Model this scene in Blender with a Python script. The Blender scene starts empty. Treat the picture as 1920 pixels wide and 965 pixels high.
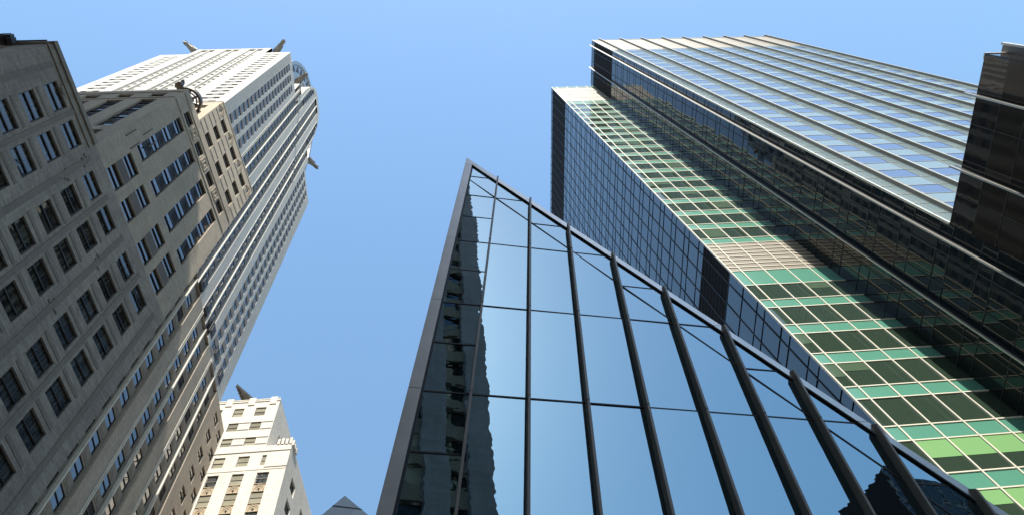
import bpy, math, random
from mathutils import Vector, Matrix
random.seed(11)
scene = bpy.context.scene
COL = scene.collection
R = math.radians
H = 1.7                                   # eye height: the plans below are measured from the eye

# ------------------------------------------------------------------ camera
FPX = 1454.288 / 1920.0
CM = ((0.99396121, 0.01007522, -0.10926845),      # image right in world axes
      (-0.04938824, 0.93029119, -0.36348192),     # image down
      (0.09798932, 0.36668351, 0.92517096))       # view direction
cam_data = bpy.data.cameras.new('camera')
cam = bpy.data.objects.new('camera', cam_data)
COL.objects.link(cam)
cam_data.sensor_width = 36.0
cam_data.sensor_fit = 'HORIZONTAL'
cam_data.lens = 36.0 * FPX
cam_data.clip_start = 0.1
cam_data.clip_end = 4000
rx, dn, fw = [Vector(v) for v in CM]
cam.matrix_world = Matrix(((rx.x, -dn.x, -fw.x, 0), (rx.y, -dn.y, -fw.y, 0), (rx.z, -dn.z, -fw.z, H), (0, 0, 0, 1)))
scene.camera = cam

# ------------------------------------------------------------------ sky, sun, exposure
SUN_EL, SUN_AZ = 53.4, 175.0              # azimuth clockwise from street north (+Y)
world = bpy.data.worlds.new('World')
scene.world = world
world.use_nodes = True
wn = world.node_tree
bg = wn.nodes['Background']
sky = wn.nodes.new('ShaderNodeTexSky')
sky.sky_type = 'NISHITA'
sky.sun_disc = False
sky.sun_elevation = R(SUN_EL)
sky.sun_rotation = R(SUN_AZ)
sky.altitude = 0
sky.air_density = 2.8
sky.dust_density = 1.6
sky.ozone_density = 10.0
wn.links.new(sky.outputs['Color'], bg.inputs['Color'])
bg.inputs['Strength'].default_value = 0.15
sun_data = bpy.data.lights.new('sun', 'SUN')
sun_data.energy = 5.0
sun_data.angle = R(0.53)
sun_data.color = (1.0, 0.92, 0.80)
sun = bpy.data.objects.new('sun', sun_data)
COL.objects.link(sun)
sd = Vector((math.sin(R(SUN_AZ)) * math.cos(R(SUN_EL)), math.cos(R(SUN_AZ)) * math.cos(R(SUN_EL)), math.sin(R(SUN_EL))))
sun.rotation_euler = sd.to_track_quat('Z', 'Y').to_euler()
sun.location = (0, -60, 300)
scene.view_settings.view_transform = 'Standard'
scene.view_settings.look = 'None'
scene.view_settings.gamma = 1.0
scene.view_settings.use_curve_mapping = False
scene.view_settings.exposure = 0.50

# ------------------------------------------------------------------ materials
def new_mat(name):
    m = bpy.data.materials.new(name)
    m.use_nodes = True
    return m, m.node_tree.nodes, m.node_tree.links, m.node_tree.nodes['Principled BSDF']

def plain(name, col, rough=0.6, metal=0.0, var=0.12, nscale=0.6, ior=1.45, bump=0.0):
    m, n, l, p = new_mat(name)
    p.inputs['Roughness'].default_value = rough
    p.inputs['Metallic'].default_value = metal
    p.inputs['IOR'].default_value = ior
    tc = n.new('ShaderNodeTexCoord')
    no = n.new('ShaderNodeTexNoise')
    no.inputs['Scale'].default_value = nscale
    no.inputs['Detail'].default_value = 5
    l.new(tc.outputs['Object'], no.inputs['Vector'])
    cr = n.new('ShaderNodeValToRGB')
    cr.color_ramp.elements[0].position = 0.3
    cr.color_ramp.elements[1].position = 0.75
    cr.color_ramp.elements[0].color = (*[c * (1 - var) for c in col], 1)
    cr.color_ramp.elements[1].color = (*[min(1, c * (1 + var)) for c in col], 1)
    l.new(no.outputs['Fac'], cr.inputs['Fac'])
    l.new(cr.outputs['Color'], p.inputs['Base Color'])
    if bump:
        b = n.new('ShaderNodeBump')
        b.inputs['Strength'].default_value = bump
        b.inputs['Distance'].default_value = 0.02
        l.new(no.outputs['Fac'], b.inputs['Height'])
        l.new(b.outputs['Normal'], p.inputs['Normal'])
    return m

def brick(name, col, bw=0.42, bh=0.14, contrast=0.10, stain=0.22, mortar=0.75, rough=0.85, stain_col=None):
    """masonry in metres on UV: courses, tone changes from block to block, weather stains running down"""
    m, n, l, p = new_mat(name)
    p.inputs['Roughness'].default_value = rough
    uv = n.new('ShaderNodeUVMap')
    uv.uv_map = 'UVMap'
    br = n.new('ShaderNodeTexBrick')
    br.inputs['Scale'].default_value = 1.0
    br.inputs['Brick Width'].default_value = bw
    br.inputs['Row Height'].default_value = bh
    br.inputs['Mortar Size'].default_value = 0.012
    br.inputs['Color1'].default_value = (*[c * (1 - contrast) for c in col], 1)
    br.inputs['Color2'].default_value = (*[min(1, c * (1 + contrast)) for c in col], 1)
    br.inputs['Mortar'].default_value = (*[c * mortar for c in col], 1)
    l.new(uv.outputs['UV'], br.inputs['Vector'])
    mp = n.new('ShaderNodeMapping')
    mp.inputs['Scale'].default_value = (0.5, 0.12, 1)
    l.new(uv.outputs['UV'], mp.inputs['Vector'])
    no = n.new('ShaderNodeTexNoise')
    no.inputs['Scale'].default_value = 1.0
    no.inputs['Detail'].default_value = 8
    no.inputs['Roughness'].default_value = 0.65
    l.new(mp.outputs['Vector'], no.inputs['Vector'])
    rr = n.new('ShaderNodeValToRGB')
    rr.color_ramp.elements[0].position = 0.32
    rr.color_ramp.elements[1].position = 0.68
    sc = stain_col or (1 - stain, 1 - stain, 1 - stain * 0.9)
    rr.color_ramp.elements[0].color = (*sc, 1)
    rr.color_ramp.elements[1].color = (1, 1, 1, 1)
    l.new(no.outputs['Fac'], rr.inputs['Fac'])
    mx = n.new('ShaderNodeMixRGB')
    mx.blend_type = 'MULTIPLY'
    mx.inputs['Fac'].default_value = 1
    l.new(br.outputs['Color'], mx.inputs['Color1'])
    l.new(rr.outputs['Color'], mx.inputs['Color2'])
    # a second, finer mottling
    n2 = n.new('ShaderNodeTexNoise')
    n2.inputs['Scale'].default_value = 2.3
    n2.inputs['Detail'].default_value = 6
    l.new(uv.outputs['UV'], n2.inputs['Vector'])
    r2 = n.new('ShaderNodeValToRGB')
    r2.color_ramp.elements[0].color = (0.86, 0.86, 0.87, 1)
    r2.color_ramp.elements[1].color = (1.08, 1.07, 1.05, 1)
    l.new(n2.outputs['Fac'], r2.inputs['Fac'])
    m2 = n.new('ShaderNodeMixRGB')
    m2.blend_type = 'MULTIPLY'
    m2.inputs['Fac'].default_value = 1
    l.new(mx.outputs['Color'], m2.inputs['Color1'])
    l.new(r2.outputs['Color'], m2.inputs['Color2'])
    l.new(m2.outputs['Color'], p.inputs['Base Color'])
    b = n.new('ShaderNodeBump')
    b.inputs['Strength'].default_value = 0.35
    b.inputs['Distance'].default_value = 0.02
    l.new(br.outputs['Fac'], b.inputs['Height'])
    b.invert = True
    l.new(b.outputs['Normal'], p.inputs['Normal'])
    return m

def glass(name, col, metal=0.0, rough=0.02, ior=1.5, ripple=0.0, rscale=(0.5, 0.5, 0.5), var=0.0, dist=0.02, spec_tint=None):
    """coated glass: dark body, mirror skin, slightly uneven panes"""
    m, n, l, p = new_mat(name)
    p.inputs['Base Color'].default_value = (*col, 1)
    p.inputs['Roughness'].default_value = rough
    p.inputs['Metallic'].default_value = metal
    p.inputs['IOR'].default_value = ior
    if spec_tint:
        p.inputs['Specular Tint'].default_value = (*spec_tint, 1)
    geo = n.new('ShaderNodeNewGeometry')
    if var:
        cr = n.new('ShaderNodeValToRGB')
        cr.color_ramp.elements[0].color = (*[c * (1 - var) for c in col], 1)
        cr.color_ramp.elements[1].color = (*[min(1, c * (1 + var)) for c in col], 1)
        l.new(geo.outputs['Random Per Island'], cr.inputs['Fac'])
        l.new(cr.outputs['Color'], p.inputs['Base Color'])
    if ripple:
        tc = n.new('ShaderNodeTexCoord')
        mp = n.new('ShaderNodeMapping')
        mp.inputs['Scale'].default_value = rscale
        l.new(tc.outputs['Object'], mp.inputs['Vector'])
        ad = n.new('ShaderNodeVectorMath')
        ad.operation = 'ADD'
        l.new(mp.outputs['Vector'], ad.inputs[0])
        ml = n.new('ShaderNodeMath')
        ml.operation = 'MULTIPLY'
        ml.inputs[1].default_value = 37.0
        l.new(geo.outputs['Random Per Island'], ml.inputs[0])
        l.new(ml.outputs[0], ad.inputs[1])
        no = n.new('ShaderNodeTexNoise')
        no.inputs['Scale'].default_value = 1.0
        no.inputs['Detail'].default_value = 2
        l.new(ad.outputs[0], no.inputs['Vector'])
        b = n.new('ShaderNodeBump')
        b.inputs['Strength'].default_value = ripple
        b.inputs['Distance'].default_value = dist
        l.new(no.outputs['Fac'], b.inputs['Height'])
        l.new(b.outputs['Normal'], p.inputs['Normal'])
    return m

M = {}
M['wing_brick'] = brick('dark grey brick', (0.42, 0.37, 0.312), bw=0.62, bh=0.21, contrast=0.15, mortar=0.6, stain=0.34)
M['wing_band'] = brick('darker brick band', (0.29, 0.255, 0.215), stain=0.2)
M['set_brick'] = brick('buff brick', (0.56, 0.485, 0.38), bw=0.6, bh=0.2, contrast=0.10, mortar=0.7, stain=0.25)
M['upper_lit_brick'] = brick('sunlit buff brick', (0.68, 0.59, 0.455), stain=0.15)  # same buff brick as below, lightened to stand in for sunlight
M['set_dark'] = brick('brown brick band', (0.20, 0.18, 0.165), stain=0.2)
M['tower_brick'] = brick('pale brick', (0.60, 0.585, 0.55), stain=0.12, bw=0.8, bh=0.35, contrast=0.06)
M['tower_grey'] = brick('grey spandrel brick', (0.23, 0.225, 0.225), stain=0.15)
M['court_brick'] = brick('court brick', (0.52, 0.455, 0.37), stain=0.25)
M['court_panel'] = brick('court spandrel brick', (0.35, 0.305, 0.25), stain=0.2)
M['rear_brick'] = brick('cream brick', (0.84, 0.80, 0.72), stain=0.12)
M['relief'] = plain('carved terracotta', (0.52, 0.43, 0.31), 0.8)
M['relief_dark'] = plain('dark ornamental metal', (0.055, 0.048, 0.042), 0.55, 0.3, var=0.3, nscale=3)
M['stone'] = plain('light stone sill', (0.72, 0.69, 0.62), 0.7)
M['frame_dark'] = plain('dark window frame', (0.035, 0.03, 0.028), 0.5)
M['frame_bronze'] = plain('bronze frame', (0.05, 0.035, 0.025), 0.45)
M['win_mirror'] = glass('reflective window glass', (0.012, 0.015, 0.018), ior=2.7, ripple=0.25, rscale=(0.8, 0.8, 0.8))
M['win_glass'] = glass('window glass', (0.014, 0.016, 0.016), ior=2.0, ripple=0.25, rscale=(0.8, 0.8, 0.8))
M['win_curtain'] = glass('curtained window glass', (0.02, 0.02, 0.018), ior=1.75, ripple=0.25, rscale=(0.8, 0.8, 0.8))
_n, _l = M['win_curtain'].node_tree.nodes, M['win_curtain'].node_tree.links
_uv = _n.new('ShaderNodeUVMap'); _uv.uv_map = 'UVMap'
_mp = _n.new('ShaderNodeMapping'); _mp.inputs['Scale'].default_value = (5.5, 0.25, 1)
_no = _n.new('ShaderNodeTexNoise'); _no.inputs['Scale'].default_value = 1.0; _no.inputs['Detail'].default_value = 3
_cr = _n.new('ShaderNodeValToRGB')
_cr.color_ramp.elements[0].position = 0.42; _cr.color_ramp.elements[0].color = (0.012, 0.012, 0.011, 1)
_cr.color_ramp.elements[1].position = 0.68; _cr.color_ramp.elements[1].color = (0.10, 0.098, 0.085, 1)
_l.new(_uv.outputs['UV'], _mp.inputs['Vector']); _l.new(_mp.outputs['Vector'], _no.inputs['Vector'])
_l.new(_no.outputs['Fac'], _cr.inputs['Fac']); _l.new(_cr.outputs['Color'], _n['Principled BSDF'].inputs['Base Color'])
M['win_pale'] = glass('window with drawn blind', (0.34, 0.32, 0.24), ior=1.6, rough=0.08, var=0.45)
M['frame_light'] = plain('olive window frame', (0.16, 0.145, 0.11), 0.5)
M['win_board'] = plain('brown boarded window', (0.030, 0.022, 0.017), 0.8)
M['blind'] = plain('window blind', (0.50, 0.47, 0.38), 0.8)
M['eagle'] = plain('weathered grey steel', (0.20, 0.185, 0.165), 0.5, 0.2, var=0.3, nscale=1.5)
M['steel'] = plain('weathered steel', (0.40, 0.39, 0.36), 0.35, 0.7, var=0.25, nscale=1.2)
M['steel_dark'] = plain('stained steel', (0.17, 0.155, 0.135), 0.45, 0.6, var=0.35, nscale=1.5)
M['ornament_dark'] = plain('dark aged metal', (0.075, 0.066, 0.056), 0.5, 0.1, var=0.3, nscale=1.5)
M['roof'] = plain('roof gravel', (0.18, 0.17, 0.16), 0.9)
# pyramid
M['pyr_glass'] = glass('mirror glass', (0.185, 0.288, 0.355), metal=1.0, rough=0.0, ripple=0.13, rscale=(2.0, 2.0, 2.6), var=0.03, dist=0.012)
M['pyr_metal'] = plain('brushed grey cladding', (0.52, 0.50, 0.48), 0.30, 0.7, var=0.10, nscale=1.5)
M['pyr_fin'] = plain('bronze fin', (0.20, 0.172, 0.14), 0.42, 0.0, var=0.12, nscale=1.0)
M['cap_grey'] = plain('pale grey cladding', (0.62, 0.62, 0.60), 0.5, 0.0, var=0.1)
M['gasket'] = plain('black joint', (0.008, 0.009, 0.012), 0.6)
# office tower
M['west_glass'] = glass('dark teal glass', (0.012, 0.028, 0.034), ior=2.0, rough=0.015, ripple=0.10, rscale=(0.4, 0.4, 0.4), var=0.25, dist=0.015)
M['slab_glass'] = glass('dark smoked glass', (0.010, 0.015, 0.015), ior=1.34, rough=0.015, ripple=0.12, rscale=(0.5, 0.5, 0.5), var=0.2, dist=0.015)
M['brown_dark'] = glass('very dark brown glass', (0.024, 0.018, 0.012), ior=1.32, rough=0.06, ripple=0.08, rscale=(0.6, 0.6, 0.8), dist=0.02)
M['brown_glass'] = glass('smoked brown glass', (0.014, 0.011, 0.008), ior=1.45, rough=0.03, ripple=0.16, rscale=(0.35, 0.35, 0.6), dist=0.03)
M['green_vision'] = glass('green tinted window glass', (0.036, 0.060, 0.042), ior=1.75, rough=0.03, ripple=0.12, rscale=(0.4, 0.4, 0.4), var=0.5)
M['green_spandrel'] = glass('green spandrel glass', (0.115, 0.34, 0.25), ior=1.85, rough=0.2, var=0.10)
M['green_blind'] = glass('window with lowered blind', (0.24, 0.47, 0.20), ior=1.5, rough=0.15, var=0.10)
M['grey_blind'] = glass('dim blind behind tinted glass', (0.085, 0.135, 0.085), ior=1.6, rough=0.1, var=0.4)
M['louvre'] = plain('grey brown louvre', (0.215, 0.19, 0.15), 0.6, var=0.1)
M['louvre_dark'] = plain('dark louvre', (0.016, 0.012, 0.011), 0.8, ior=1.2)
M['mullion'] = plain('cream aluminium', (0.80, 0.76, 0.64), 0.4, var=0.05)
M['mullion_grey'] = plain('satin aluminium', (0.46, 0.45, 0.40), 0.4, var=0.08)
M['mullion_dark'] = plain('dark blue mullion', (0.012, 0.018, 0.026), 0.5)
M['fin'] = plain('white aluminium fin', (0.80, 0.78, 0.72), 0.35, var=0.04)
M['fin_steel'] = plain('satin steel fin', (0.52, 0.50, 0.45), 0.35, 0.55, var=0.06)
M['pale_panel'] = glass('pale blue spandrel glass', (0.23, 0.315, 0.345), ior=1.5, rough=0.1, var=0.12)
M['sky_tint_panel'] = glass('sky-tinted window glass', (0.105, 0.165, 0.32), ior=1.5, rough=0.06, var=0.28)  # blue of the reflected sky put into the pane colour
M['asphalt'] = plain('asphalt', (0.05, 0.05, 0.052), 0.9, nscale=3, bump=0.3)
M['concrete'] = plain('pavement concrete', (0.28, 0.275, 0.265), 0.85, nscale=1.5, bump=0.2)
M['paint'] = plain('road paint', (0.72, 0.70, 0.66), 0.7)
M['opp_stone'] = brick('blue grey stone', (0.40, 0.37, 0.385), stain=0.2, bw=1.2, bh=0.6)
M['opp_panel'] = brick('brown grey spandrel', (0.36, 0.31, 0.255), stain=0.2, bw=0.5, bh=0.2)
M['black_glass'] = glass('black glass', (0.008, 0.010, 0.014), ior=1.45, rough=0.05)

# ------------------------------------------------------------------ mesh helpers
class MB:
    def __init__(self):
        self.v = []; self.f = []; self.m = []
    def quad(self, a, b, c, d, mi=0):
        i = len(self.v)
        self.v += [a, b, c, d]
        self.f.append((i, i + 1, i + 2, i + 3)); self.m.append(mi)
    def poly(self, pts, mi=0):
        i = len(self.v)
        self.v += list(pts)
        self.f.append(tuple(range(i, i + len(pts)))); self.m.append(mi)
    def hexa(self, p, mi=0):
        """p: 8 corners, bottom ring 0-3, top ring 4-7 (shared vertices)"""
        i = len(self.v)
        self.v += list(p)
        for q in ((3, 2, 1, 0), (4, 5, 6, 7), (0, 1, 5, 4), (1, 2, 6, 5), (2, 3, 7, 6), (3, 0, 4, 7)):
            self.f.append(tuple(i + k for k in q)); self.m.append(mi)
    def box(self, F, u0, u1, n0, n1, z0, z1, mi=0):
        P = lambda u, n, z: F(u, n, z)
        self.hexa([P(u0, n0, z0), P(u1, n0, z0), P(u1, n1, z0), P(u0, n1, z0),
                   P(u0, n0, z1), P(u1, n0, z1), P(u1, n1, z1), P(u0, n1, z1)], mi)
    def prism(self, base, top, mi=0):
        i = len(self.v); k = len(base)
        self.v += list(base) + list(top)
        self.f.append(tuple(i + j for j in reversed(range(k)))); self.m.append(mi)
        self.f.append(tuple(i + k + j for j in range(k))); self.m.append(mi)
        for j in range(k):
            a = (j + 1) % k
            self.f.append((i + j, i + a, i + k + a, i + k + j)); self.m.append(mi)
    def loft(self, rings, mi=0, cap=True):
        k = len(rings[0]); i = len(self.v)
        for r in rings: self.v += list(r)
        for a in range(len(rings) - 1):
            for j in range(k):
                b = (j + 1) % k
                self.f.append((i + a * k + j, i + a * k + b, i + (a + 1) * k + b, i + (a + 1) * k + j)); self.m.append(mi)
        if cap:
            self.f.append(tuple(i + j for j in reversed(range(k)))); self.m.append(mi)
            self.f.append(tuple(i + (len(rings) - 1) * k + j for j in range(k))); self.m.append(mi)

def obj(name, mb, mats, parent=None, smooth=False):
    """link one mesh object; its origin goes to the middle of its points"""
    if not isinstance(mats, (list, tuple)): mats = [mats]
    vs = [Vector(p) + Vector((0, 0, H)) for p in mb.v]
    lo = Vector([min(v[k] for v in vs) for k in range(3)]); hi = Vector([max(v[k] for v in vs) for k in range(3)])
    c = (lo + hi) / 2
    me = bpy.data.meshes.new(name)
    me.from_pydata([v - c for v in vs], [], mb.f)
    for m in mats: me.materials.append(m)
    me.polygons.foreach_set('material_index', mb.m)
    uvl = me.uv_layers.new(name='UVMap')
    me.update()
    data = [0.0] * (2 * len(me.loops))
    for p in me.polygons:
        nn = p.normal
        if abs(nn.z) > 0.75:
            for li in p.loop_indices:
                w = vs[me.loops[li].vertex_index]
                data[2 * li] = w.x; data[2 * li + 1] = w.y
        else:
            t = Vector((-nn.y, nn.x, 0)).normalized()
            for li in p.loop_indices:
                w = vs[me.loops[li].vertex_index]
                data[2 * li] = w.dot(t); data[2 * li + 1] = w.z
    uvl.data.foreach_set('uv', data)
    if smooth:
        me.polygons.foreach_set('use_smooth', [True] * len(me.polygons))
    o = bpy.data.objects.new(name, me)
    COL.objects.link(o)
    if parent is not None:
        o.parent = parent
        o.location = c - world_of(parent)
    else:
        o.location = c
    o['wx'], o['wy'], o['wz'] = c.x, c.y, c.z
    return o

def obj_split(name, mb, mats, parent, limit=100):
    """each loose piece becomes a part of its own; past the limit the smallest-looking ones share one mesh"""
    par = list(range(len(mb.v)))
    def find(i):
        while par[i] != i:
            par[i] = par[par[i]]; i = par[i]
        return i
    for f in mb.f:
        r = find(f[0])
        for i in f[1:]: par[find(i)] = r
    comp = {}
    for fi, f in enumerate(mb.f): comp.setdefault(find(f[0]), []).append(fi)
    items = []
    for fs_ in comp.values():
        ids = sorted(set(i for fi in fs_ for i in mb.f[fi]))
        ar = 0
        for fi in fs_:
            q = [px(mb.v[i]) for i in mb.f[fi]]
            if any(t is None for t in q): continue
            if all(t[0] < 0 or t[0] > 1920 or t[1] < 0 or t[1] > 965 for t in q): continue
            ar += abs(sum(q[j][0] * q[(j + 1) % len(q)][1] - q[(j + 1) % len(q)][0] * q[j][1] for j in range(len(q)))) / 2
        items.append((ar, ids, fs_))
    items.sort(key=lambda t: -t[0])
    rest = MB(); out = []
    for k, (ar, ids, fs_) in enumerate(items):
        t = MB() if (k < limit and ar > 0) else rest
        mp = {i: len(t.v) + j for j, i in enumerate(ids)}
        t.v += [mb.v[i] for i in ids]
        for fi in fs_:
            t.f.append(tuple(mp[i] for i in mb.f[fi])); t.m.append(mb.m[fi])
        if t is not rest: out.append(obj(name, t, mats, parent))
    if rest.v:
        o = obj(name, rest, mats, parent); o['kind'] = 'stuff'
    return out

def world_of(o):
    return Vector((o['wx'], o['wy'], o['wz']))

def thing(name, label, cat, loc, group=None):
    o = bpy.data.objects.new(name, None)
    COL.objects.link(o)
    o.location = loc
    o.empty_display_size = 1
    o['label'] = label; o['category'] = cat
    if group: o['group'] = group
    o['wx'], o['wy'], o['wz'] = loc
    return o

def structure(o):
    o['kind'] = 'structure'
    return o

def frame(o, u, n, k=1.0):
    """plan frame: origin, direction along the wall, outward normal; k scales the whole plan about the eye"""
    o = Vector(o); u = Vector(u).normalized(); n = Vector(n).normalized()
    def F(a, b, z):
        return tuple((o + u * a + n * b + Vector((0, 0, z))) * k)
    F.k = k
    return F

def px(P):
    """where a point falls in the photograph (pixels), to rank repeats by size"""
    v = Vector(P)
    a, b, c = rx.dot(v), dn.dot(v), fw.dot(v)
    if c <= 0.01: return None
    return (960 + 1454.288 * a / c, 482.5 + 1454.288 * b / c)

def seen_area(pts):
    q = [px(p) for p in pts]
    if any(t is None for t in q): return 0
    if all(t[0] < 0 or t[0] > 1920 or t[1] < 0 or t[1] > 965 for t in q): return 0
    return abs(sum(q[i][0] * q[(i + 1) % 4][1] - q[(i + 1) % 4][0] * q[i][1] for i in range(4))) / 2

def wall(mb, F, u0, u1, z0, z1, openings=(), depth=0.35, n=0.0, mi=0, rmi=None):
    """a wall sheet on plane n with rectangular openings, each lined by reveals"""
    us = sorted(set([u0, u1] + [a for o in openings for a in o[:2]]))
    zs = sorted(set([z0, z1] + [a for o in openings for a in o[2:4]]))
    us = [a for a in us if u0 - 1e-6 <= a <= u1 + 1e-6]; zs = [a for a in zs if z0 - 1e-6 <= a <= z1 + 1e-6]
    rmi = mi if rmi is None else rmi
    for j in range(len(zs) - 1):
        cz = (zs[j] + zs[j + 1]) / 2
        row = [o for o in openings if o[2] < cz < o[3]]
        start = None
        for i in range(len(us) - 1):
            cu = (us[i] + us[i + 1]) / 2
            hole = any(o[0] < cu < o[1] for o in row)
            if not hole and start is None: start = us[i]
            if hole and start is not None:
                mb.quad(F(start, n, zs[j]), F(us[i], n, zs[j]), F(us[i], n, zs[j + 1]), F(start, n, zs[j + 1]), mi); start = None
        if start is not None:
            mb.quad(F(start, n, zs[j]), F(u1, n, zs[j]), F(u1, n, zs[j + 1]), F(start, n, zs[j + 1]), mi)
    for a, b, c, d in [o[:4] for o in openings]:
        q = n - depth
        mb.quad(F(a, n, c), F(a, q, c), F(a, q, d), F(a, n, d), rmi)
        mb.quad(F(b, q, c), F(b, n, c), F(b, n, d), F(b, q, d), rmi)
        mb.quad(F(a, q, c), F(a, n, c), F(b, n, c), F(b, q, c), rmi)
        mb.quad(F(a, n, d), F(a, q, d), F(b, q, d), F(b, n, d), rmi)

WIN = []        # every window of the art deco tower: built at the end, the biggest ones as parts
def win(F, a, b, c, d, n, style='sash', glassm='win_glass', sill=None, fm='frame_dark'):
    WIN.append(dict(F=F, a=a, b=b, c=c, d=d, n=n, style=style, g=glassm, sill=sill, fm=fm,
                    area=seen_area([F(a, n, c), F(b, n, c), F(b, n, d), F(a, n, d)])))

def win_frame(mb, w):
    F, a, b, c, d, n = w['F'], w['a'], w['b'], w['c'], w['d'], w['n']
    t = 0.07; q = n - 0.10
    mb.box(F, a, a + t, q, n, c, d); mb.box(F, b - t, b, q, n, c, d)
    mb.box(F, a + t, b - t, q, n, c, c + t); mb.box(F, a + t, b - t, q, n, d - t, d)
    m = (c + d) / 2
    mb.box(F, a + t, b - t, q, n + 0.02, m - 0.06, m + 0.06)
    if w['style'] == 'muntin':
        for k in (1, 2):
            x = a + (b - a) * k / 3
            mb.box(F, x - 0.02, x + 0.02, q, n - 0.03, c + t, m - 0.06); mb.box(F, x - 0.02, x + 0.02, q, n - 0.03, m + 0.06, d - t)

def win_pane(mb, w, mi=0):
    F, a, b, c, d, n = w['F'], w['a'], w['b'], w['c'], w['d'], w['n']
    q = n - 0.06; m = (c + d) / 2; t = 0.05
    e1, e2 = random.uniform(-.012, .012), random.uniform(-.012, .012)
    mb.quad(F(a + t, q + e1, c + t), F(b - t, q + e1, c + t), F(b - t, q, m), F(a + t, q, m), mi)
    mb.quad(F(a + t, q + .02, m), F(b - t, q + .02 + e2, m), F(b - t, q + .02 + e2, d - t), F(a + t, q + .02, d - t), mi)

# ------------------------------------------------------------------ ground, street
def flat(name, x0, x1, y0, y1, z, m, thick=None):
    mb = MB(); z -= H
    if thick:
        F = frame((0, 0, 0), (1, 0, 0), (0, 1, 0))
        mb.box(F, x0, x1, y0, y1, z - thick, z)
    else:
        mb.quad((x0, y0, z), (x1, y0, z), (x1, y1, z), (x0, y1, z))
    return structure(obj(name, mb, m))
flat('ground', -1500, 1500, -1500, 1500, -0.02, M['concrete'])
flat('road', -1500, 1500, -22.0, -3.0, 0.0, M['asphalt'])
flat('pavement', -300, 300, -3.0, 5.3, 0.13, M['concrete'], 0.15)
flat('pavement', -300, 300, -29.5, -22.0, 0.13, M['concrete'], 0.15)
mk = MB()
for i in range(-20, 21):
    x = i * 9.0
    for y in (-9.3, -15.7):
        mk.quad((x, y - .06, .004 - H), (x + 3, y - .06, .004 - H), (x + 3, y + .06, .004 - H), (x, y + .06, .004 - H))
for y in (-12.35, -12.65):
    mk.quad((-180, y - .06, .004 - H), (180, y - .06, .004 - H), (180, y + .06, .004 - H), (-180, y + .06, .004 - H))
structure(obj('lane_markings', mk, M['paint']))

#===ART_DECO===
AL = R(9.9195)
AP = Vector((math.sin(AL), math.cos(AL), 0)); AN = Vector((math.cos(AL), -math.sin(AL), 0))
D = Vector((-25.0, 5.50, 0))
deco = thing('skyscraper', 'tall pale brick art deco tower with eagle gargoyles, stepped above its dark brick base', 'skyscraper', (-45, 40, 0))
FE = frame(D, AP, AN)                                   # slanted street-side wall of the base; u runs north
FS = lambda y: frame((0, y, 0), (1, 0, 0), (0, -1, 0))   # walls that look south; u = x

def ex(s):      # x on the slanted wall at distance s
    p = D + AP * s
    return p.x, p.y

# ---- base wing (dark, 0 .. 57.45)
COLS = [(2.26, 4.07), (4.92, 6.68), (8.55, 10.32), (11.13, 12.92), (14.75, 16.52), (17.33, 19.12)]
ROWS = [53.65 - 3.385 * k for k in range(16)]
ROWS = [z for z in ROWS if z > 6]
op = [(a, b, z, z + 1.93) for a, b in COLS for z in ROWS]
mb = MB()
SE_ = 21.25
wall(mb, FE, 0, SE_, -H, 57.45, op, 0.24)
n2 = ex(SE_)
Y0 = 5.50
S0 = FS(Y0)
opS = [(-25 - b, -25 - a, z, z + 1.93) for a, b in [(2.3, 4.1), (4.95, 6.7), (8.6, 10.3), (11.2, 12.9), (14.8, 16.5), (17.4, 19.1)] for z in ROWS]
wall(mb, S0, -70, -25, -H, 57.45, opS, 0.24)
mb.quad((-70, n2[1], -H), (*n2, -H), (*n2, 57.45), (-70, n2[1], 57.45))
mb.quad((-70, Y0, -H), (-70, n2[1], -H), (-70, n2[1], 57.45), (-70, Y0, 57.45))
mb.quad((-70, Y0, 57.45), (-25, Y0, 57.45), (*n2, 57.45), (-70, n2[1], 57.45))
obj('base_wing', mb, M['wing_brick'], deco)
for a, b, c, d in op: win(FE, a, b, c, d, -0.13, glassm='win_curtain')
for a, b, c, d in opS: win(S0, a, b, c, d, -0.30)
# pilaster strips, spandrel bands and the coping of the base
mb = MB()
for s in (4.49, 10.72, 16.92):
    mb.box(FE, s - .16, s + .16, 0.0, 0.07, -H, 56.2)
for s in (1.2, 7.75, 13.83, 20.2):
    mb.box(FE, s - .20, s + .20, 0.0, 0.05, -H, 55.95)
obj_split('pilaster_strip', mb, M['wing_band'], deco)
mb = MB()
for a, b in COLS:
    for z in ROWS[:-1]:
        mb.box(FE, a - .08, b + .08, 0.0, 0.03, z - 1.05, z - 0.72)
obj_split('spandrel_band', mb, M['wing_band'], deco)
mb = MB()
mb.box(FE, -0.12, 7.1, 0.0, 0.10, 56.25, 56.45)
mb.box(FE, -0.12, 7.1, 0.0, 0.16, 57.10, 57.62)
for k in range(6):
    mb.box(FE, .35 + k * 1.12, 1.2 + k * 1.12, 0.0, 0.055, 56.55, 57.0)
mb.box(S0, -70, -24.9, 0.0, 0.14, 57.10, 57.62)
obj_split('coping', mb, M['court_panel'], deco)
mb = MB()
mb.box(S0, -60, -25.6, 0.0, 0.22, 57.62, 57.80)
obj('parapet_rail', mb, M['frame_dark'], deco)
# cluster of dark boxy fittings under the parapet on the street front
mb = MB()
for k in range(9):
    u = -27.6 + random.uniform(-.5, .5); z = 56.9 + random.uniform(-.6, .6)
    s = random.uniform(.14, .28)
    mb.box(S0, u - s, u + s, 0.1, .15 + 2 * s, z - s, z + s)
obj('fitting_cluster', mb, M['frame_dark'], deco)
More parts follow.
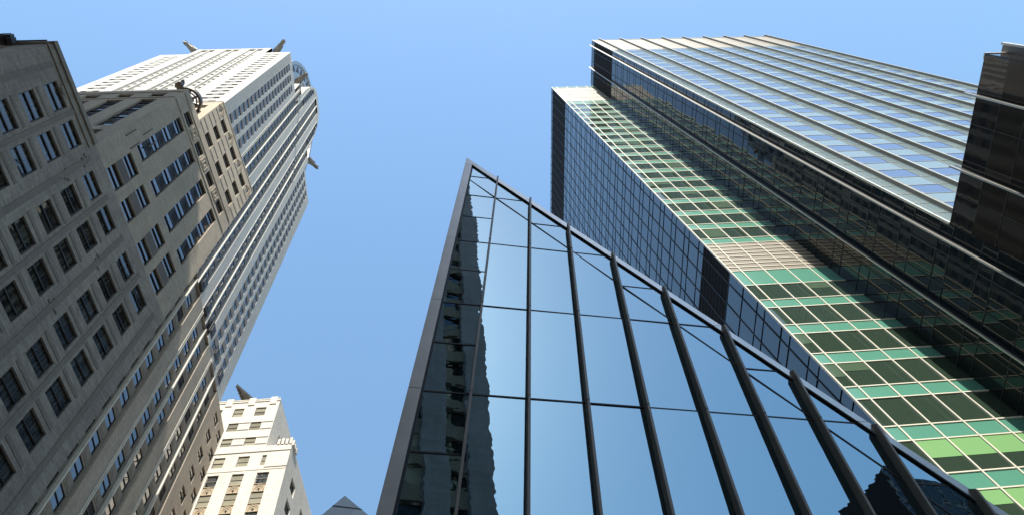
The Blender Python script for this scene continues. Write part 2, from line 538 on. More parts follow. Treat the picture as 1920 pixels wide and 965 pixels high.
# carved marks on the wide piers
mb = MB()
for s, z in ((7.75, 51.6), (13.85, 51.3), (7.75, 55.0), (2.9, 56.0), (13.85, 44.5)):
    for k in range(7):
        a = s + random.uniform(-.45, .45); c = z + random.uniform(-.4, .4)
        mb.box(FE, a - .10, a + .10, 0.0, 0.06, c - .06, c + .06)
obj_split('carved_mark', mb, M['wing_band'], deco)

# ---- middle setback, z 57.45 .. 81.6, south end at s = 7.12
s0 = 7.12
x0, y0 = ex(s0)
mb = MB()
C2 = [(8.92, 10.27), (11.95, 13.35), (15.08, 16.6), (18.15, 19.5)]
C2w = [(9.03, 10.82), (11.70, 13.36), (15.05, 16.85), (17.6, 19.4)]
op = [(a, b, z, z + 1.85) for a, b in C2w for z in (57.62, 60.95)]
op += [(a, b, 64.28, 76.3) for a, b in C2]
op += [(a, b, 77.7, 79.47) for a, b in C2]
wall(mb, FE, s0, SE_, 57.45, 81.6, op, 0.28)
S1 = FS(y0)
wc = [x0 - 2.1 - 3.05 * k for k in range(12)]
opS = [(c - .75, c + .75, 64.28, 76.3) for c in wc] + [(c - .75, c + .75, 77.7, 79.4) for c in wc] + [(c - .75, c + .75, z, z + 1.85) for c in wc for z in (57.8, 60.95)]
wall(mb, S1, -70, x0, 57.45, 81.6, opS, 0.45)
mb.quad((-70, n2[1], 57.45), (*n2, 57.45), (*n2, 81.6), (-70, n2[1], 81.6))
mb.quad((-70, y0, 57.45), (-70, n2[1], 57.45), (-70, n2[1], 81.6), (-70, y0, 81.6))
mb.quad((-70, y0, 81.6), (x0, y0, 81.6), (*n2, 81.6), (-70, n2[1], 81.6))
obj('middle_setback', mb, M['set_brick'], deco)
BANDZ = [64.28, 67.72, 71.1, 74.45]
def arcs(mb, F, a, b, c, d, n, t=0.05):
    """carved fan: nested arches and rays"""
    cu = (a + b) / 2; w = (b - a) / 2; h = d - c
    for r in (0.95, 0.68, 0.42):
        pts = []
        for k in range(9):
            th = math.pi * k / 8
            pts.append((cu + w * r * math.cos(th), c + h * r * math.sin(th)))
        for k in range(8):
            (p, q), (p2, q2) = pts[k], pts[k + 1]
            i = 0.09 * h
            mb.hexa([F(p, n, q), F(p2, n, q2), F(p2, n + t, q2), F(p, n + t, q),
                     F(p, n, q + i), F(p2, n, q2 + i), F(p2, n + t, q2 + i), F(p, n + t, q + i)])
    mb.loft([[F(cu + .16 * w * math.cos(th) * s, n + t * 1.4, c + h * .05 + h * .32 * e) for th in (0, 1.57, 3.14, 4.71)] for s, e in ((.2, 0), (1, .35), (.8, .7), (.1, 1))], 0)

for FF, cols, top in ((FE, C2, True), (S1, [(c - .75, c + .75) for c in wc], True)):
    vis = 0
    for a, b in cols:
        for i, z in enumerate(BANDZ):
            win(FF, a, b, z, z + 1.86, -0.17, glassm='win_mirror')
            if i < 3:
                m2_ = MB()
                zz0, zz1 = z + 1.86, BANDZ[i + 1]
                m2_.quad(FF(a, -.20, zz0), FF(b, -.20, zz0), FF(b, -.20, zz1), FF(a, -.20, zz1))
                arcs(m2_, FF, a + .1, b - .1, zz0 + .15, zz1 - .1, -.199)
                if FF is FE or a > -36: obj('ornamental_spandrel', m2_, M['relief_dark'], deco)
        win(FF, a, b, 77.7, 79.45, -0.17)
    if FF is FE:
        for a, b in C2w:
            for z in (57.62, 60.95): win(FF, a, b, z, z + 1.85, -0.15, glassm='win_mirror')
    else:
        for a, b in cols:
            for z in (57.8, 60.95): win(FF, a, b, z, z + 1.85, -0.34)
# square carved panels, moulding under the top floor, dark spandrels
mb = MB()
for a, b in ((10.52, 11.65), (13.62, 14.75), (16.85, 17.95)):
    for q, w in ((0, .12), (.3, .10)):
        mb.box(FE, a + q, b - q, 0, .06, 77.75 + q, 77.75 + q + w); mb.box(FE, a + q, b - q, 0, .06, 79.45 - q - w, 79.45 - q)
        mb.box(FE, a + q, a + q + w, 0, .06, 77.75 + q + w, 79.45 - q - w); mb.box(FE, b - q - w, b - q, 0, .06, 77.75 + q + w, 79.45 - q - w)
mb.box(FE, s0 + .1, SE_ - .3, 0, .07, 76.95, 77.2)
mb.box(FE, s0 + .1, SE_ - .3, 0, .07, 79.95, 80.15)
mb.box(S1, -70, x0, 0, .07, 76.95, 77.2); mb.box(S1, -70, x0, 0, .07, 79.95, 80.15)
obj_split('moulding', mb, M['set_brick'], deco)
mb = MB()
for a, b in C2w:
    mb.box(FE, a, b, 0, .02, 59.6, 60.8)
obj_split('dark_spandrel', mb, M['set_dark'], deco)
mb = MB()                                               # folded metal scuppers on the corner, below the setback roof
for s, z in ((7.7, 63.2), (8.4, 66.6)):
    mb.box(FE, s, s + .08, 0, .10, z - .2, z + 2.0); mb.box(FE, s + 1.05, s + 1.13, 0, .1, z - .2, z + 1.8)
obj_split('corner_groove', mb, M['set_dark'], deco)

# ---- upper setback, z 81.6 .. 91.85, south end at s = 10.28
s1 = 10.28
x1, y1 = ex(s1)
mb = MB()
C3 = [(11.88, 13.38), (15.03, 16.58), (18.2, 19.75)]
R3 = [81.68, 85.07, 88.4]
op = [(a, b, z, z + 1.72) for a, b in C3 for z in R3]
wall(mb, FE, s1, SE_, 81.6, 91.85, op, 0.26)
S2 = FS(y1)
w3 = [x1 - 1.9 - 3.1 * k for k in range(10)]
opS = [(c - .75, c + .75, z, z + 1.72) for c in w3 for z in R3]
wall(mb, S2, -68, x1, 81.6, 91.85, opS, 0.40)
mb.quad((-68, n2[1], 81.6), (*n2, 81.6), (*n2, 91.85), (-68, n2[1], 91.85))
mb.quad((-68, y1, 81.6), (-68, n2[1], 81.6), (-68, n2[1], 91.85), (-68, y1, 91.85))
mb.quad((-68, y1, 91.85), (x1, y1, 91.85), (*n2, 91.85), (-68, n2[1], 91.85))
obj('upper_setback', mb, M['upper_lit_brick'], deco)
for a, b in C3:
    for z in R3: win(FE, a, b, z, z + 1.72, -0.16)
for c in w3:
    for z in R3: win(S2, c - .75, c + .75, z, z + 1.72, -0.28)
mb = MB()
for z in R3:
    for zz in (z + 0.05, z + 1.55):
        for a, b in ((s1 + .15, 11.75), (13.5, 14.9), (16.7, 18.05), (19.9, SE_ - .1)):
            mb.box(FE, a, b, 0, .02, zz, zz + .28)
        for k in range(9):
            mb.box(S2, w3[k + 1] + .85, w3[k] - .85, 0, .02, zz, zz + .28)
obj_split('dark_brick_band', mb, M['set_dark'], deco)
mb = MB()                                               # nested chevrons under the roof edge
for s in (10.95, 14.2, 17.4, 20.5):
    for k in range(3):
        w = .72 - .2 * k; zt_ = 90.0 - .30 * k; zb_ = 90.7 - .30 * k
        for sg in (-1, 1):
            mb.hexa([FE(s + sg * w, 0, zt_), FE(s, 0, zb_ + .5), FE(s, .07, zb_ + .5), FE(s + sg * w, .07, zt_),
                     FE(s + sg * w, 0, zt_ + .16), FE(s, 0, zb_ + .66), FE(s, .07, zb_ + .66), FE(s + sg * w, .07, zt_ + .16)])
obj_split('chevron', mb, M['upper_lit_brick'], deco)
mb = MB()
mb.box(FE, s1, SE_, -.3, .05, 91.85, 92.1); mb.box(S2, -68, x1 - .05, -.3, .05, 91.85, 92.1)
obj_split('parapet_cap', mb, M['upper_lit_brick'], deco)

# ---- tower shaft; plan measured with the wall 35 m off, then scaled about the eye
KT = 0.914
TE = frame((-35, 0, 0), (0, 1, 0), (1, 0, 0), KT)        # east wall, u = y
TS = frame((0, 23.92, 0), (1, 0, 0), (0, -1, 0), KT)     # south wall, u = x
TN = frame((0, 65.65, 0), (1, 0, 0), (0, 1, 0), KT)
TX = frame((0, 0, 0), (1, 0, 0), (0, 1, 0), KT)
SILL = [144.35 + 3.71 * k for k in range(-14, 19)]
def sills(z0, z1): return [z for z in SILL if z > z0 and z + 2.0 < z1]
TOPC = 213.4
body = MB(); greys = MB()
# east, corner masses: three columns of windows in darker vertical strips
CE1 = [(26.3, 28.1), (28.95, 30.75), (31.7, 33.5)]
CE2 = [(55.75, 57.5), (58.45, 60.2), (61.1, 62.85)]
for cols, ua, ub, top in ((CE1, 23.92, 33.62, TOPC), (CE2, 55.6, 65.65, 215.0)):
    op = [(a, b, z, z + 2.0) for a, b in cols for z in sills(60, top - 1)]
    wall(body, TE, ua, ub, 20, top, op, 0.15)
    for a, b, c, d in op: win(TE, a, b, c, d, -0.06, 'plainT')
    for a, b in cols:
        zz = sills(60, top - 1)
        for z, z2 in zip(zz, zz[1:]):
            greys.box(TE, a, b, 0, .015, z + 2.02, z2 - .16)
# pale joints of the plain corner
jm = MB()
for z in range(int(100 / .93), int(212 / .93)):
    jm.box(TE, 24.0, 26.1, 0, .012, z * .93, z * .93 + .10)
    jm.box(TE, 63.1, 65.6, 0, .012, z * .93, z * .93 + .10)
obj_split('course_line', jm, M['tower_grey'], deco)
# east, centre: recessed strips between piers and fins
REC = -0.38
PIERS = [(33.62, 34.85), (40.1, 42.2), (47.05, 49.1), (53.95, 55.6)]
FINS = [(34.85, 34.98), (35.2, 35.36), (37.72, 37.92), (42.2, 42.36), (44.78, 44.98), (49.1, 49.26), (51.55, 51.75)]
STR = [(35.42, 37.7), (38.05, 40.1), (42.5, 44.75), (45.08, 47.05), (49.4, 51.5), (51.85, 53.95)]
def topE(y):
    if y < 33.7: return TOPC
    if y < 36.6: return 223.8
    if y > 55.6: return 215.0
    if y > 52.3: return 222.3
    t = (y - 44.5) / 7.9
    return 225 + 30.3 * math.sqrt(max(0.0, 1 - abs(t) ** 3.2))
for a, b in PIERS:
    body.box(TE, a, b, REC - .5, 0.0, 20, min(topE(a + .05), topE(b - .05)) - (1.4 if 36.7 < a < 50 else 0))
for a, b in STR:
    ztop = min(topE(a + .05), topE(b - .05)) - (1.2 if 36.7 < a < 52 else .6)
    zz = sills(60, ztop - 2.5)
    m = (a + b) / 2
    op = [(m - .66, m + .66, z, z + 2.0) for z in zz]
    wall(body, TE, a, b, 20, ztop, op, 0.13, n=REC, mi=1)
    for o in op: win(TE, *o, REC - .05, 'plainT')
fin = MB()
for a, b in FINS:
    fin.box(TE, a, b, REC - .02, 0.07, 20, min(topE(a), topE(b)) - (3.5 if 36.7 < a < 52.2 else .8))
obj_split('pier_fin', fin, M['stone'], deco)
# arched gable that closes the centre bays
N = 28
ys = [36.7 + (52.25 - 36.7) * i / N for i in range(N + 1)]
arch = MB()
front = [TE(y, 0.0, topE(y)) for y in ys]
low = [TE(y, 0.0, topE(y) - (4.2 if i not in (0, N) else 4)) for i, y in enumerate(ys)]
back = [TE(y, -6.0, topE(y)) for y in ys]
for i in range(N):
    if topE(ys[i]) > 200:
        zb = 217.0
        near = [o for o in STR if o[0] - .2 < ys[i] < o[1]]
        zl = min(low[i][2], low[i + 1][2]) / KT
        if 38.2 < ys[i] < 50.9: za = zb = zl
        else: za = 216.0
        arch.quad(TE(ys[i], 0.02, za), TE(ys[i + 1], 0.02, za), TE(ys[i + 1], 0.02, topE(ys[i + 1])), TE(ys[i], 0.02, topE(ys[i])))
        arch.quad(TE(ys[i], 0.02, topE(ys[i])), TE(ys[i + 1], 0.02, topE(ys[i + 1])), TE(ys[i + 1], -6, topE(ys[i + 1])), TE(ys[i], -6, topE(ys[i])))
arch.quad(TE(36.7, -6, 213), TE(36.7, .02, 213), TE(36.7, .02, topE(36.7)), TE(36.7, -6, topE(36.7)))
arch.quad(TE(52.25, .02, 213), TE(52.25, -6, 213), TE(52.25, -6, topE(52.25)), TE(52.25, .02, topE(52.25)))
obj('arched_gable', arch, M['tower_brick'], deco)
am = MB()                                               # dark slits that follow the arch on both flanks
for k in range(6):
    z = 226.5 + k * 3.9
    am.box(TE, 38.35 + .12 * k, 39.9 + .12 * k, .02, .05, z, z + 2.1)
    am.box(TE, 50.1 - .12 * k, 51.3 - .12 * k, .02, .05, z - .6, z + 1.5)
obj_split('gable_slit', am, M['frame_dark'], deco)
# south wall
WS = [(-65.5, -64.3), (-63.2, -62.0), (-40.5, -39.3), (-38.3, -37.1)]
PS = [(-59.6, -57.9), (-57.5, -55.9), (-53.3, -51.6), (-51.2, -49.6), (-47.1, -45.4), (-45.0, -43.4)]
for cols, ua, ub, top in ((WS[:2], -67.8, -61.0, TOPC), (WS[2:], -41.6, -35, TOPC)):
    op = [(a, b, z, z + 1.7) for a, b in cols for z in sills(60, top - 1)]
    wall(body, TS, ua, ub, 20, top, op, 0.35)
    for o in op: win(TS, *o, -.25, 'plainT')
edges = [-61.0] + [v for a in PS for v in a] + [-41.6]
zz = sills(60, 221)
op = [(a + .15, b - .15, z, z + 1.7) for a, b in PS for z in zz]
for a, b in PS:
    wall(body, TS, a, b, 20, 223.5, [o for o in op if a < o[0] < b], .25, n=-.45, mi=0)
for o in op: win(TS, *o, -.62, 'plainT')
for a, b in [(-61.0, -59.6), (-55.9, -53.3), (-49.6, -47.1), (-43.4, -41.6)]:
    body.box(TS, a, b, -.9, 0, 20, 224)
for a, b in [(-57.9, -57.5), (-51.6, -51.2), (-45.4, -45.0)]:
    body.box(TS, a, b, -.46, -.05, 20, 222)
body.box(TS, -60.99, -41.61, -1.2, -.02, 222.3, 223.95)
# spandrels between the paired corner windows of the south wall
for a, b in ((-64.3, -63.2), (-39.3, -38.3)):
    for z in sills(60, TOPC - 1): greys.box(TS, a, b, 0, .02, z, z + 1.7)
# other sides and roofs
body.quad(TX(-67.8, 65.65, 20), TX(-67.8, 23.92, 20), TX(-67.8, 23.92, TOPC), TX(-67.8, 65.65, TOPC))
body.quad(TX(-35, 65.65, 20), TX(-67.8, 65.65, 20), TX(-67.8, 65.65, 215), TX(-35, 65.65, 215))
body.quad(TX(-41.6, 23.92, TOPC), TX(-35, 23.92, TOPC), TX(-35, 33.62, TOPC), TX(-41.6, 33.62, TOPC))
body.quad(TX(-67.8, 23.92, TOPC), TX(-61, 23.92, TOPC), TX(-61, 40, TOPC), TX(-67.8, 40, TOPC))
body.quad(TX(-60, 55.6, 215), TX(-35, 55.6, 215), TX(-35, 65.65, 215), TX(-60, 65.65, 215))
body.quad(TX(-41.6, 23.92, TOPC), TX(-41.6, 33.62, TOPC), TX(-41.6, 33.62, 224), TX(-41.6, 23.92, 224))
body.quad(TX(-61, 40, TOPC), TX(-61, 23.92, TOPC), TX(-61, 23.92, 224), TX(-61, 40, 224))
body.quad(TX(-61, 23.92, 224), TX(-41.6, 23.92, 224), TX(-41.6, 33.62, 224), TX(-61, 33.62, 224))
body.quad(TX(-60, 33.62, 223.8), TX(-35, 33.62, 223.8), TX(-35, 36.7, 223.8), TX(-60, 36.7, 223.8))
body.quad(TX(-41.6, 33.62, TOPC), TX(-35, 33.62, TOPC), TX(-35, 33.62, 223.8), TX(-41.6, 33.62, 223.8))
body.quad(TX(-35, 55.6, 215), TX(-60, 55.6, 215), TX(-60, 55.6, 222.3), TX(-35, 55.6, 222.3))
body.quad(TX(-60, 52.25, 222.3), TX(-35, 52.25, 222.3), TX(-35, 55.6, 222.3), TX(-60, 55.6, 222.3))
obj('tower_shaft', body, [M['tower_brick'], M['tower_grey']], deco)
obj_split('spandrel_panel', greys, [M['tower_grey'], M['stone']], deco)
# ---- crown: stepped steel vault with triangular lights, set back behind the gable
cr = MB(); tri = MB()
def arch_y(xa, xb, y0_, y1_, zs, zt, mi=0, n=20):
    """vault running east-west between x = xa and xb"""
    cy = (y0_ + y1_) / 2; hw = (y1_ - y0_) / 2
    pr = [(cy - hw * math.cos(math.pi * i / n), zs + (zt - zs) * math.sin(math.pi * i / n)) for i in range(n + 1)]
    cr.prism([TX(xb, y, z) for y, z in pr], [TX(xa, y, z) for y, z in pr], mi)
def arch_x(ya, yb, x0_, x1_, zs, zt, n=20):
    cx = (x0_ + x1_) / 2; hw = (x1_ - x0_) / 2
    pr = [(cx - hw * math.cos(math.pi * i / n), zs + (zt - zs) * math.sin(math.pi * i / n)) for i in range(n + 1)]
    cr.prism([TX(x, ya, z) for x, z in pr], [TX(x, yb, z) for x, z in pr], 0)
cr.box(TX, -62, -41, 30.5, 62.5, 213, 236)
arch_x(31, 60, -61, -42.0, 236, 262)
arch_y(-62, -38.0, 28.0, 61.4, 222, 264)
for rr, xo in ((1.0, .35), (.80, .25), (.58, .2)):       # raised ribs round the lobe
    for i in range(24):
        t0, t1 = math.pi * i / 24, math.pi * (i + 1) / 24
        P = lambda r, t, x: TX(x, 44.7 - 16.7 * r * math.cos(t), 222 + 42 * r * math.sin(t))
        cr.hexa([P(rr - .055, t0, -38), P(rr, t0, -38), P(rr, t1, -38), P(rr - .055, t1, -38), P(rr - .055, t0, -38 + xo), P(rr, t0, -38 + xo), P(rr, t1, -38 + xo), P(rr - .055, t1, -38 + xo)])
for rr, hh, n in ((.83, .10, 15), (.61, .10, 11)):        # triangular lights between the ribs
    for i in range(n):
        t = math.pi * (i + .5) / n; dt = math.pi / n * .36
        P = lambda r, t, x: TX(x, 44.7 - 16.7 * r * math.cos(t), 222 + 42 * r * math.sin(t))
        tri.prism([P(rr, t - dt, -37.97), P(rr, t + dt, -37.97), P(rr + hh, t, -37.97)], [P(rr, t - dt, -37.9), P(rr, t + dt, -37.9), P(rr + hh, t, -37.9)])
obj('crown', cr, M['steel'], deco)
obj_split('crown_light', tri, M['frame_dark'], deco)

# ---- eagles
def ray(x, y):
    v = rx * (x - 960) + dn * (y - 482.5) + fw * 1454.288
    return v.normalized()
def eagle(base_px, base_z, tip_px, dz=-0.6, size=1.0, name='eagle_gargoyle', mat='eagle'):
    b = ray(*base_px); b = b * (base_z / b.z)
    t = ray(*tip_px); t = t * ((base_z + dz) / t.z)
    ax = t - b; L = ax.length; ax.normalize()
    up = Vector((0, 0, 1)); sd_ = ax.cross(up).normalized(); up2 = sd_.cross(ax)
    mb_ = MB()
    prof = [(-.10, .50, 1.00, -.55), (0.05, .52, .95, -.40), (.25, .47, .80, -.18), (.45, .38, .60, .02), (.60, .34, .50, .10), (.72, .38, .50, .14), (.82, .34, .42, .10), (.91, .18, .26, .0), (1.0, .04, .08, -.12)]
    rings = []
    for s, w, h, o in prof:
        c = b + ax * (s * L) + up2 * (o * size)
        rings.append([tuple(c + sd_ * (w * size * math.cos(a)) + up2 * (h * size * math.sin(a) * (1.0 if math.sin(a) > 0 else .8))) for a in [i * math.pi / 6 for i in range(12)]])
    mb_.loft(rings)
    for sg in (-1, 1):                                  # folded wings along the flanks, brows over the eyes
        for k in range(3):
            p = [b - ax * (.10 * L) + sd_ * (sg * (.46 + .05 * k) * size) + up2 * ((.30 - .35 * k) * size),
                 b + ax * ((.50 - .10 * k) * L) + sd_ * (sg * .36 * size) + up2 * ((.34 - .28 * k) * size),
                 b + ax * ((.44 - .10 * k) * L) + sd_ * (sg * .36 * size) + up2 * ((.20 - .28 * k) * size),
                 b - ax * (.10 * L) + sd_ * (sg * (.46 + .05 * k) * size) + up2 * ((.04 - .35 * k) * size)]
            mb_.prism([tuple(q) for q in p], [tuple(q + sd_ * (sg * .12 * size)) for q in p])
        e = b + ax * (.76 * L) + sd_ * (sg * .26 * size) + up2 * (.50 * size)
        mb_.loft([[tuple(e + ax * (dx * size) + up2 * (.08 * size * math.sin(a)) + sd_ * (.08 * size * math.cos(a))) for a in [i * math.pi / 3 for i in range(6)]] for dx in (-.3, 0, .3)])
    return obj(name, mb_, M[mat], deco)
eagle((364, 95), 224 * KT, (342.5, 78), size=1.35)
eagle((519, 96), 221 * KT, (534, 74), size=1.35)
eagle((560, 152), 226 * KT, (577, 137), size=1.35)
eagle((579, 300), 226 * KT, (597, 318), size=1.35)
# wheel-like cap and winged radiator ornaments at the setback corners
def on_y(x, y, Y):
    r = ray(x, y)
    return r * (Y / r.y)
def on_z(x, y, z):
    r = ray(x, y)
    return r * (z / r.z)
wc_ = MB(); ZC = 101.5                                   # broad wing held out flat, seen from below
plate = [(443.5, 722), (474.5, 749), (472, 753), (457, 755)]
P0 = [on_z(*p, ZC) for p in plate]
wc_.prism([tuple(p) for p in P0], [tuple(p + Vector((0, 0, .5))) for p in P0])
for k in range(5):                                      # stepped feathers along the leading edge
    t0, t1 = k / 5, (k + 1) / 5
    q = [(443.5 + 14.5 * t0, 722 + 33 * t0), (443.5 + 14.5 * t1, 722 + 33 * t1), (445.0 + 10.5 * t1, 725 + 31 * t1), (441.5 + 12.0 * t0, 725.0 + 29 * t0)]
    Q = [on_z(*p, ZC - .25) for p in q]
    wc_.prism([tuple(p) for p in Q], [tuple(p + Vector((0, 0, .3))) for p in Q])
obj('winged_ornament', wc_, M['ornament_dark'], deco)
eagle((335, 164), 84.5, (345, 151), dz=1.2, size=.62, name='roof_ornament', mat='ornament_dark')
wheel = MB()                                             # big spoked wheel of the winged cap beside it
def on_z(x, y, z):
    r = ray(x, y)
    return r * (z / r.z)
ZW = 86.5
cw = on_z(351, 190, ZW); rad = (on_z(378, 187, ZW) - cw).length
def WP(r, a, h): return (cw.x + rad * r * math.cos(a), cw.y + rad * r * math.sin(a), ZW + h)
for i in range(28):
    a0, a1 = 2 * math.pi * i / 28, 2 * math.pi * (i + 1) / 28
    for r0, r1, h0, h1 in ((.84, 1.0, -.35, .35), (.30, .42, -.3, .3), (.62, .68, -.15, .15)):
        wheel.hexa([WP(r0, a0, h0), WP(r1, a0, h0), WP(r1, a1, h0), WP(r0, a1, h0), WP(r0, a0, h1), WP(r1, a0, h1), WP(r1, a1, h1), WP(r0, a1, h1)])
for i in range(8):
    a0 = 2 * math.pi * (i + .5) / 8; da = .09
    wheel.hexa([WP(.4, a0 - 2 * da, -.2), WP(.86, a0 - da, -.2), WP(.86, a0 + da, -.2), WP(.4, a0 + 2 * da, -.2),
                WP(.4, a0 - 2 * da, .2), WP(.86, a0 - da, .2), WP(.86, a0 + da, .2), WP(.4, a0 + 2 * da, .2)])
obj('wheel_ornament', wheel, M['ornament_dark'], deco)

# ---- court wall behind the base (scaled plan)
KC = 0.78
CE = frame((-35, 0, 0), (0, 1, 0), (1, 0, 0), KC)
CX = frame((0, 0, 0), (1, 0, 0), (0, 1, 0), KC)
CTOP = 109.7
court = MB()
PC = [(30.9, 33.4), (39.0, 41.45), (47.1, 49.35), (55.25, 57.55)]
FC = [(41.45, 41.6), (44.33, 44.55), (49.35, 49.48), (49.7, 49.85), (52.55, 52.77), (57.55, 57.68), (57.9, 58.05), (60.8, 61.02)]
WC = [(34.3, 36.0), (36.95, 38.6), (42.4, 44.1), (45.05, 46.75), (50.45, 52.1), (53.15, 54.8), (58.55, 60.2), (61.35, 62.95)]
ZC = [104.15 - 4.33 * k for k in range(22)]
ZC = [z for z in ZC if z > 6]
for a, b in PC: court.box(CE, a, b, -1.0, 0, -H, CTOP)
REGC = [(33.4, 39.0), (41.7, 44.3), (44.65, 47.1), (49.9, 52.5), (52.85, 55.25), (58.1, 60.75), (61.1, 63.5)]
for a, b in REGC:
    op = [(wa, wb, z, z + 2.42) for wa, wb in WC if a < wa < b for z in ZC]
    wall(court, CE, a, b, -H, CTOP - .6, op, .15, n=-.34, mi=1)
    for o in op:
        boarded = random.random() < .2
        win(CE, *o, -.34 - .06, 'sash', 'win_board' if boarded else 'win_mirror')
opn = [(65.8, 67.7, z, z + 2.15) for z in [105.75 - 4.5 * k for k in range(21)]] + [(68.9, 70.6, z, z + 2.2) for z in [105.6 - 4.75 * k for k in range(20)]]
wall(court, CE, 63.5, 70.8, -H, CTOP + .1, opn, .25)
for o in opn: win(CE, *o, -.14, 'sash', 'win_board' if random.random() < .12 else 'win_mirror')
court.quad(CX(-60, 26, CTOP), CX(-35.02, 26, CTOP), CX(-35.02, 70.8, CTOP), CX(-60, 70.8, CTOP))
court.quad(CX(-35, 63.5, -H), CX(-36, 63.5, -H), CX(-36, 63.5, CTOP), CX(-35, 63.5, CTOP))
court.quad(CX(-60, 70.8, -H), CX(-35, 70.8, -H), CX(-35, 70.8, CTOP + .1), CX(-60, 70.8, CTOP + .1))
obj('court_wall', court, [M['court_brick'], M['court_panel']], deco)
fin = MB()
for a, b in FC: fin.box(CE, a, b, -.36, .07, -H, CTOP)
obj_split('court_fin', fin, M['stone'], deco)
pan = MB()
for wa, wb in WC:
    for z in ZC[:-1]:
        pan.box(CE, wa + .1, wb - .1, -.34, -.30, z - 1.55, z - .35)
        pan.box(CE, wa + .45, wb - .45, -.30, -.26, z - 1.25, z - .65)
obj_split('court_spandrel', pan, M['court_panel'], deco)
# frieze under the tower
fr = MB()
for k in range(8):
    y = 34 + k * 4.05
    fr.box(TE, y - .9, y + .9, -.4, .03, 111.0, 114.2)
    fr.box(TE, y - .45, y + .45, .03, .12, 111.8, 113.4)
obj_split('frieze_block', fr, M['relief_dark'], deco)

# ---- rear wing with the carved spandrels
RS = frame((0, 70.78, 0), (1, 0, 0), (0, -1, 0), KC)
RE1 = frame((-27.55, 70.78, 0), (math.sin(R(6)), math.cos(R(6)), 0), (math.cos(R(6)), -math.sin(R(6)), 0), KC)
RE2 = frame((-23.6, 70.78, 0), (math.sin(R(6)), math.cos(R(6)), 0), (math.cos(R(6)), -math.sin(R(6)), 0), KC)
rear = MB()
WR = [(-38.2, -36.6), (-34.68, -33.05), (-31.15, -29.45), (-27.6, -25.86)]
up_rows = [(113.65, 116.15), (109.45, 111.8), (105.25, 107.45)]
op1 = [(a, b, c, d) for a, b in WR[:3] for c, d in up_rows]
wall(rear, RS, -42, -27.55, 104.85, 118.55, op1, .25)
lowtop = 102.4
op2 = [(a, b, 99.9, 102.4) for a, b in WR]
strips = [(a, b, 40.0, 98.1) for a, b in WR]
wall(rear, RS, -42, -23.6, -H, 104.85, op2 + strips, .28)
for o in op1 + op2: win(RS, *o, -.14, 'sash', 'win_pale' if random.random() < .85 else 'win_glass', fm='frame_light')
zt = 98.1
sp = []
while zt > 44:
    for a, b in WR: win(RS, a, b, zt - 2.45, zt, -.16, 'sash', 'win_pale' if random.random() < .8 else 'win_mirror', fm='frame_light')
    for a, b in WR: sp.append((a, b, zt - 4.33, zt - 2.45))
    zt -= 4.33
for i, (a, b, c, d) in enumerate(sp):
    m2_ = MB()
    m2_.quad(RS(a, -.20, c), RS(b, -.20, c), RS(b, -.20, d), RS(a, -.20, d))
    m2_.box(RS, a, b, -.20, -.04, c, c + .14); m2_.box(RS, a, b, -.20, -.08, d - .1, d)
    arcs(m2_, RS, a + .12, b - .12, c + .18, d - .12, -.199, .07)
    cu = (a + b) / 2
    for k in range(9):                                  # rays above the arch
        th = math.pi * (k + .5) / 9
        p0, p1 = 1.02, 1.22
        w = (b - a) / 2 - .12; h = d - c - .3
        m2_.hexa([RS(cu + w * p0 * math.cos(th) * .8 + s * .03, -.199 + t, c + .18 + h * p0 * math.sin(th) * .8) for t in (0, .06) for s in (-1, 1)] +
                 [RS(cu + w * p1 * math.cos(th) * .8 + s * .03, -.199 + t, c + .18 + h * p1 * math.sin(th) * .8) for t in (0, .06) for s in (-1, 1)])
    if c > 70: obj('carved_spandrel', m2_, M['relief'], deco)
# east ends
opE1 = [(a, b, c, d) for a, b in ((3.2, 5.4), (8.6, 10.8)) for c, d in ((105.6, 108.2), (110.0, 112.6))]
wall(rear, RE1, 0, 26, 104.85, 118.55, opE1, .4)
for o in opE1: win(RE1, *o, -.3, 'muntin')
opE2 = [(a, b, z, z + 2.6) for a, b in ((3.0, 5.2), (9.0, 11.4)) for z in [98.0 - 4.9 * k for k in range(12)]]
wall(rear, RE2, 0, 26, -H, 104.85, opE2, .4)
for o in opE2: win(RE2, *o, -.3, 'muntin')
e1 = RE1(26, 0, 0); e2 = RE2(26, 0, 0)
rear.quad(RS(-42, 0, 118.55), RS(-27.55, 0, 118.55), RE1(26, 0, 118.55), (RS(-42, 0, 0)[0], e1[1], 118.55 * KC))
rear.quad(RS(-42, 0, 104.85), RS(-23.6, 0, 104.85), RE2(26, 0, 104.85), (RS(-42, 0, 0)[0], e2[1], 104.85 * KC))
rear.quad(RE2(26, 0, -H), (RS(-42, 0, 0)[0], e2[1], -H), (RS(-42, 0, 0)[0], e2[1], 118.55 * KC), RE2(26, 0, 118.55))
obj('rear_wing', rear, M['rear_brick'], deco)
bd = MB()
for c, d in up_rows[1:]:
    for z in (c + .05, d - .32):
        for a, b in ((-33.0, -31.2), (-29.4, -27.65)):
            bd.box(RS, a, b, 0, .02, z, z + .3)
obj_split('grey_band', bd, M['set_dark'], deco)
pp = MB()
pp.box(RS, -42, -27.45, 0, .14, 117.9, 118.2); pp.box(RS, -42, -27.5, 0, .08, 118.55, 118.75)
pp.box(RS, -42, -23.55, 0, .12, 103.3, 103.55); pp.box(RS, -42, -23.55, 0, .06, 98.75, 98.95)
pp.box(RS, -26.9, -23.55, 0, .10, 99.3, 102.3)
for x in (-35.9, -32.2, -28.6): pp.box(RS, x - .55, x + .55, 0, .16, 116.9, 119.1)
for k in range(4): pp.box(RS, -25.9 + k * .62, -25.5 + k * .62, -.8, .12, 104.85, 106.2 + (.25 if k % 2 else 0))
for k in range(3): pp.box(RE2, .2 + k * .75, .7 + k * .75, -.3, .25, 104.85, 106.1)
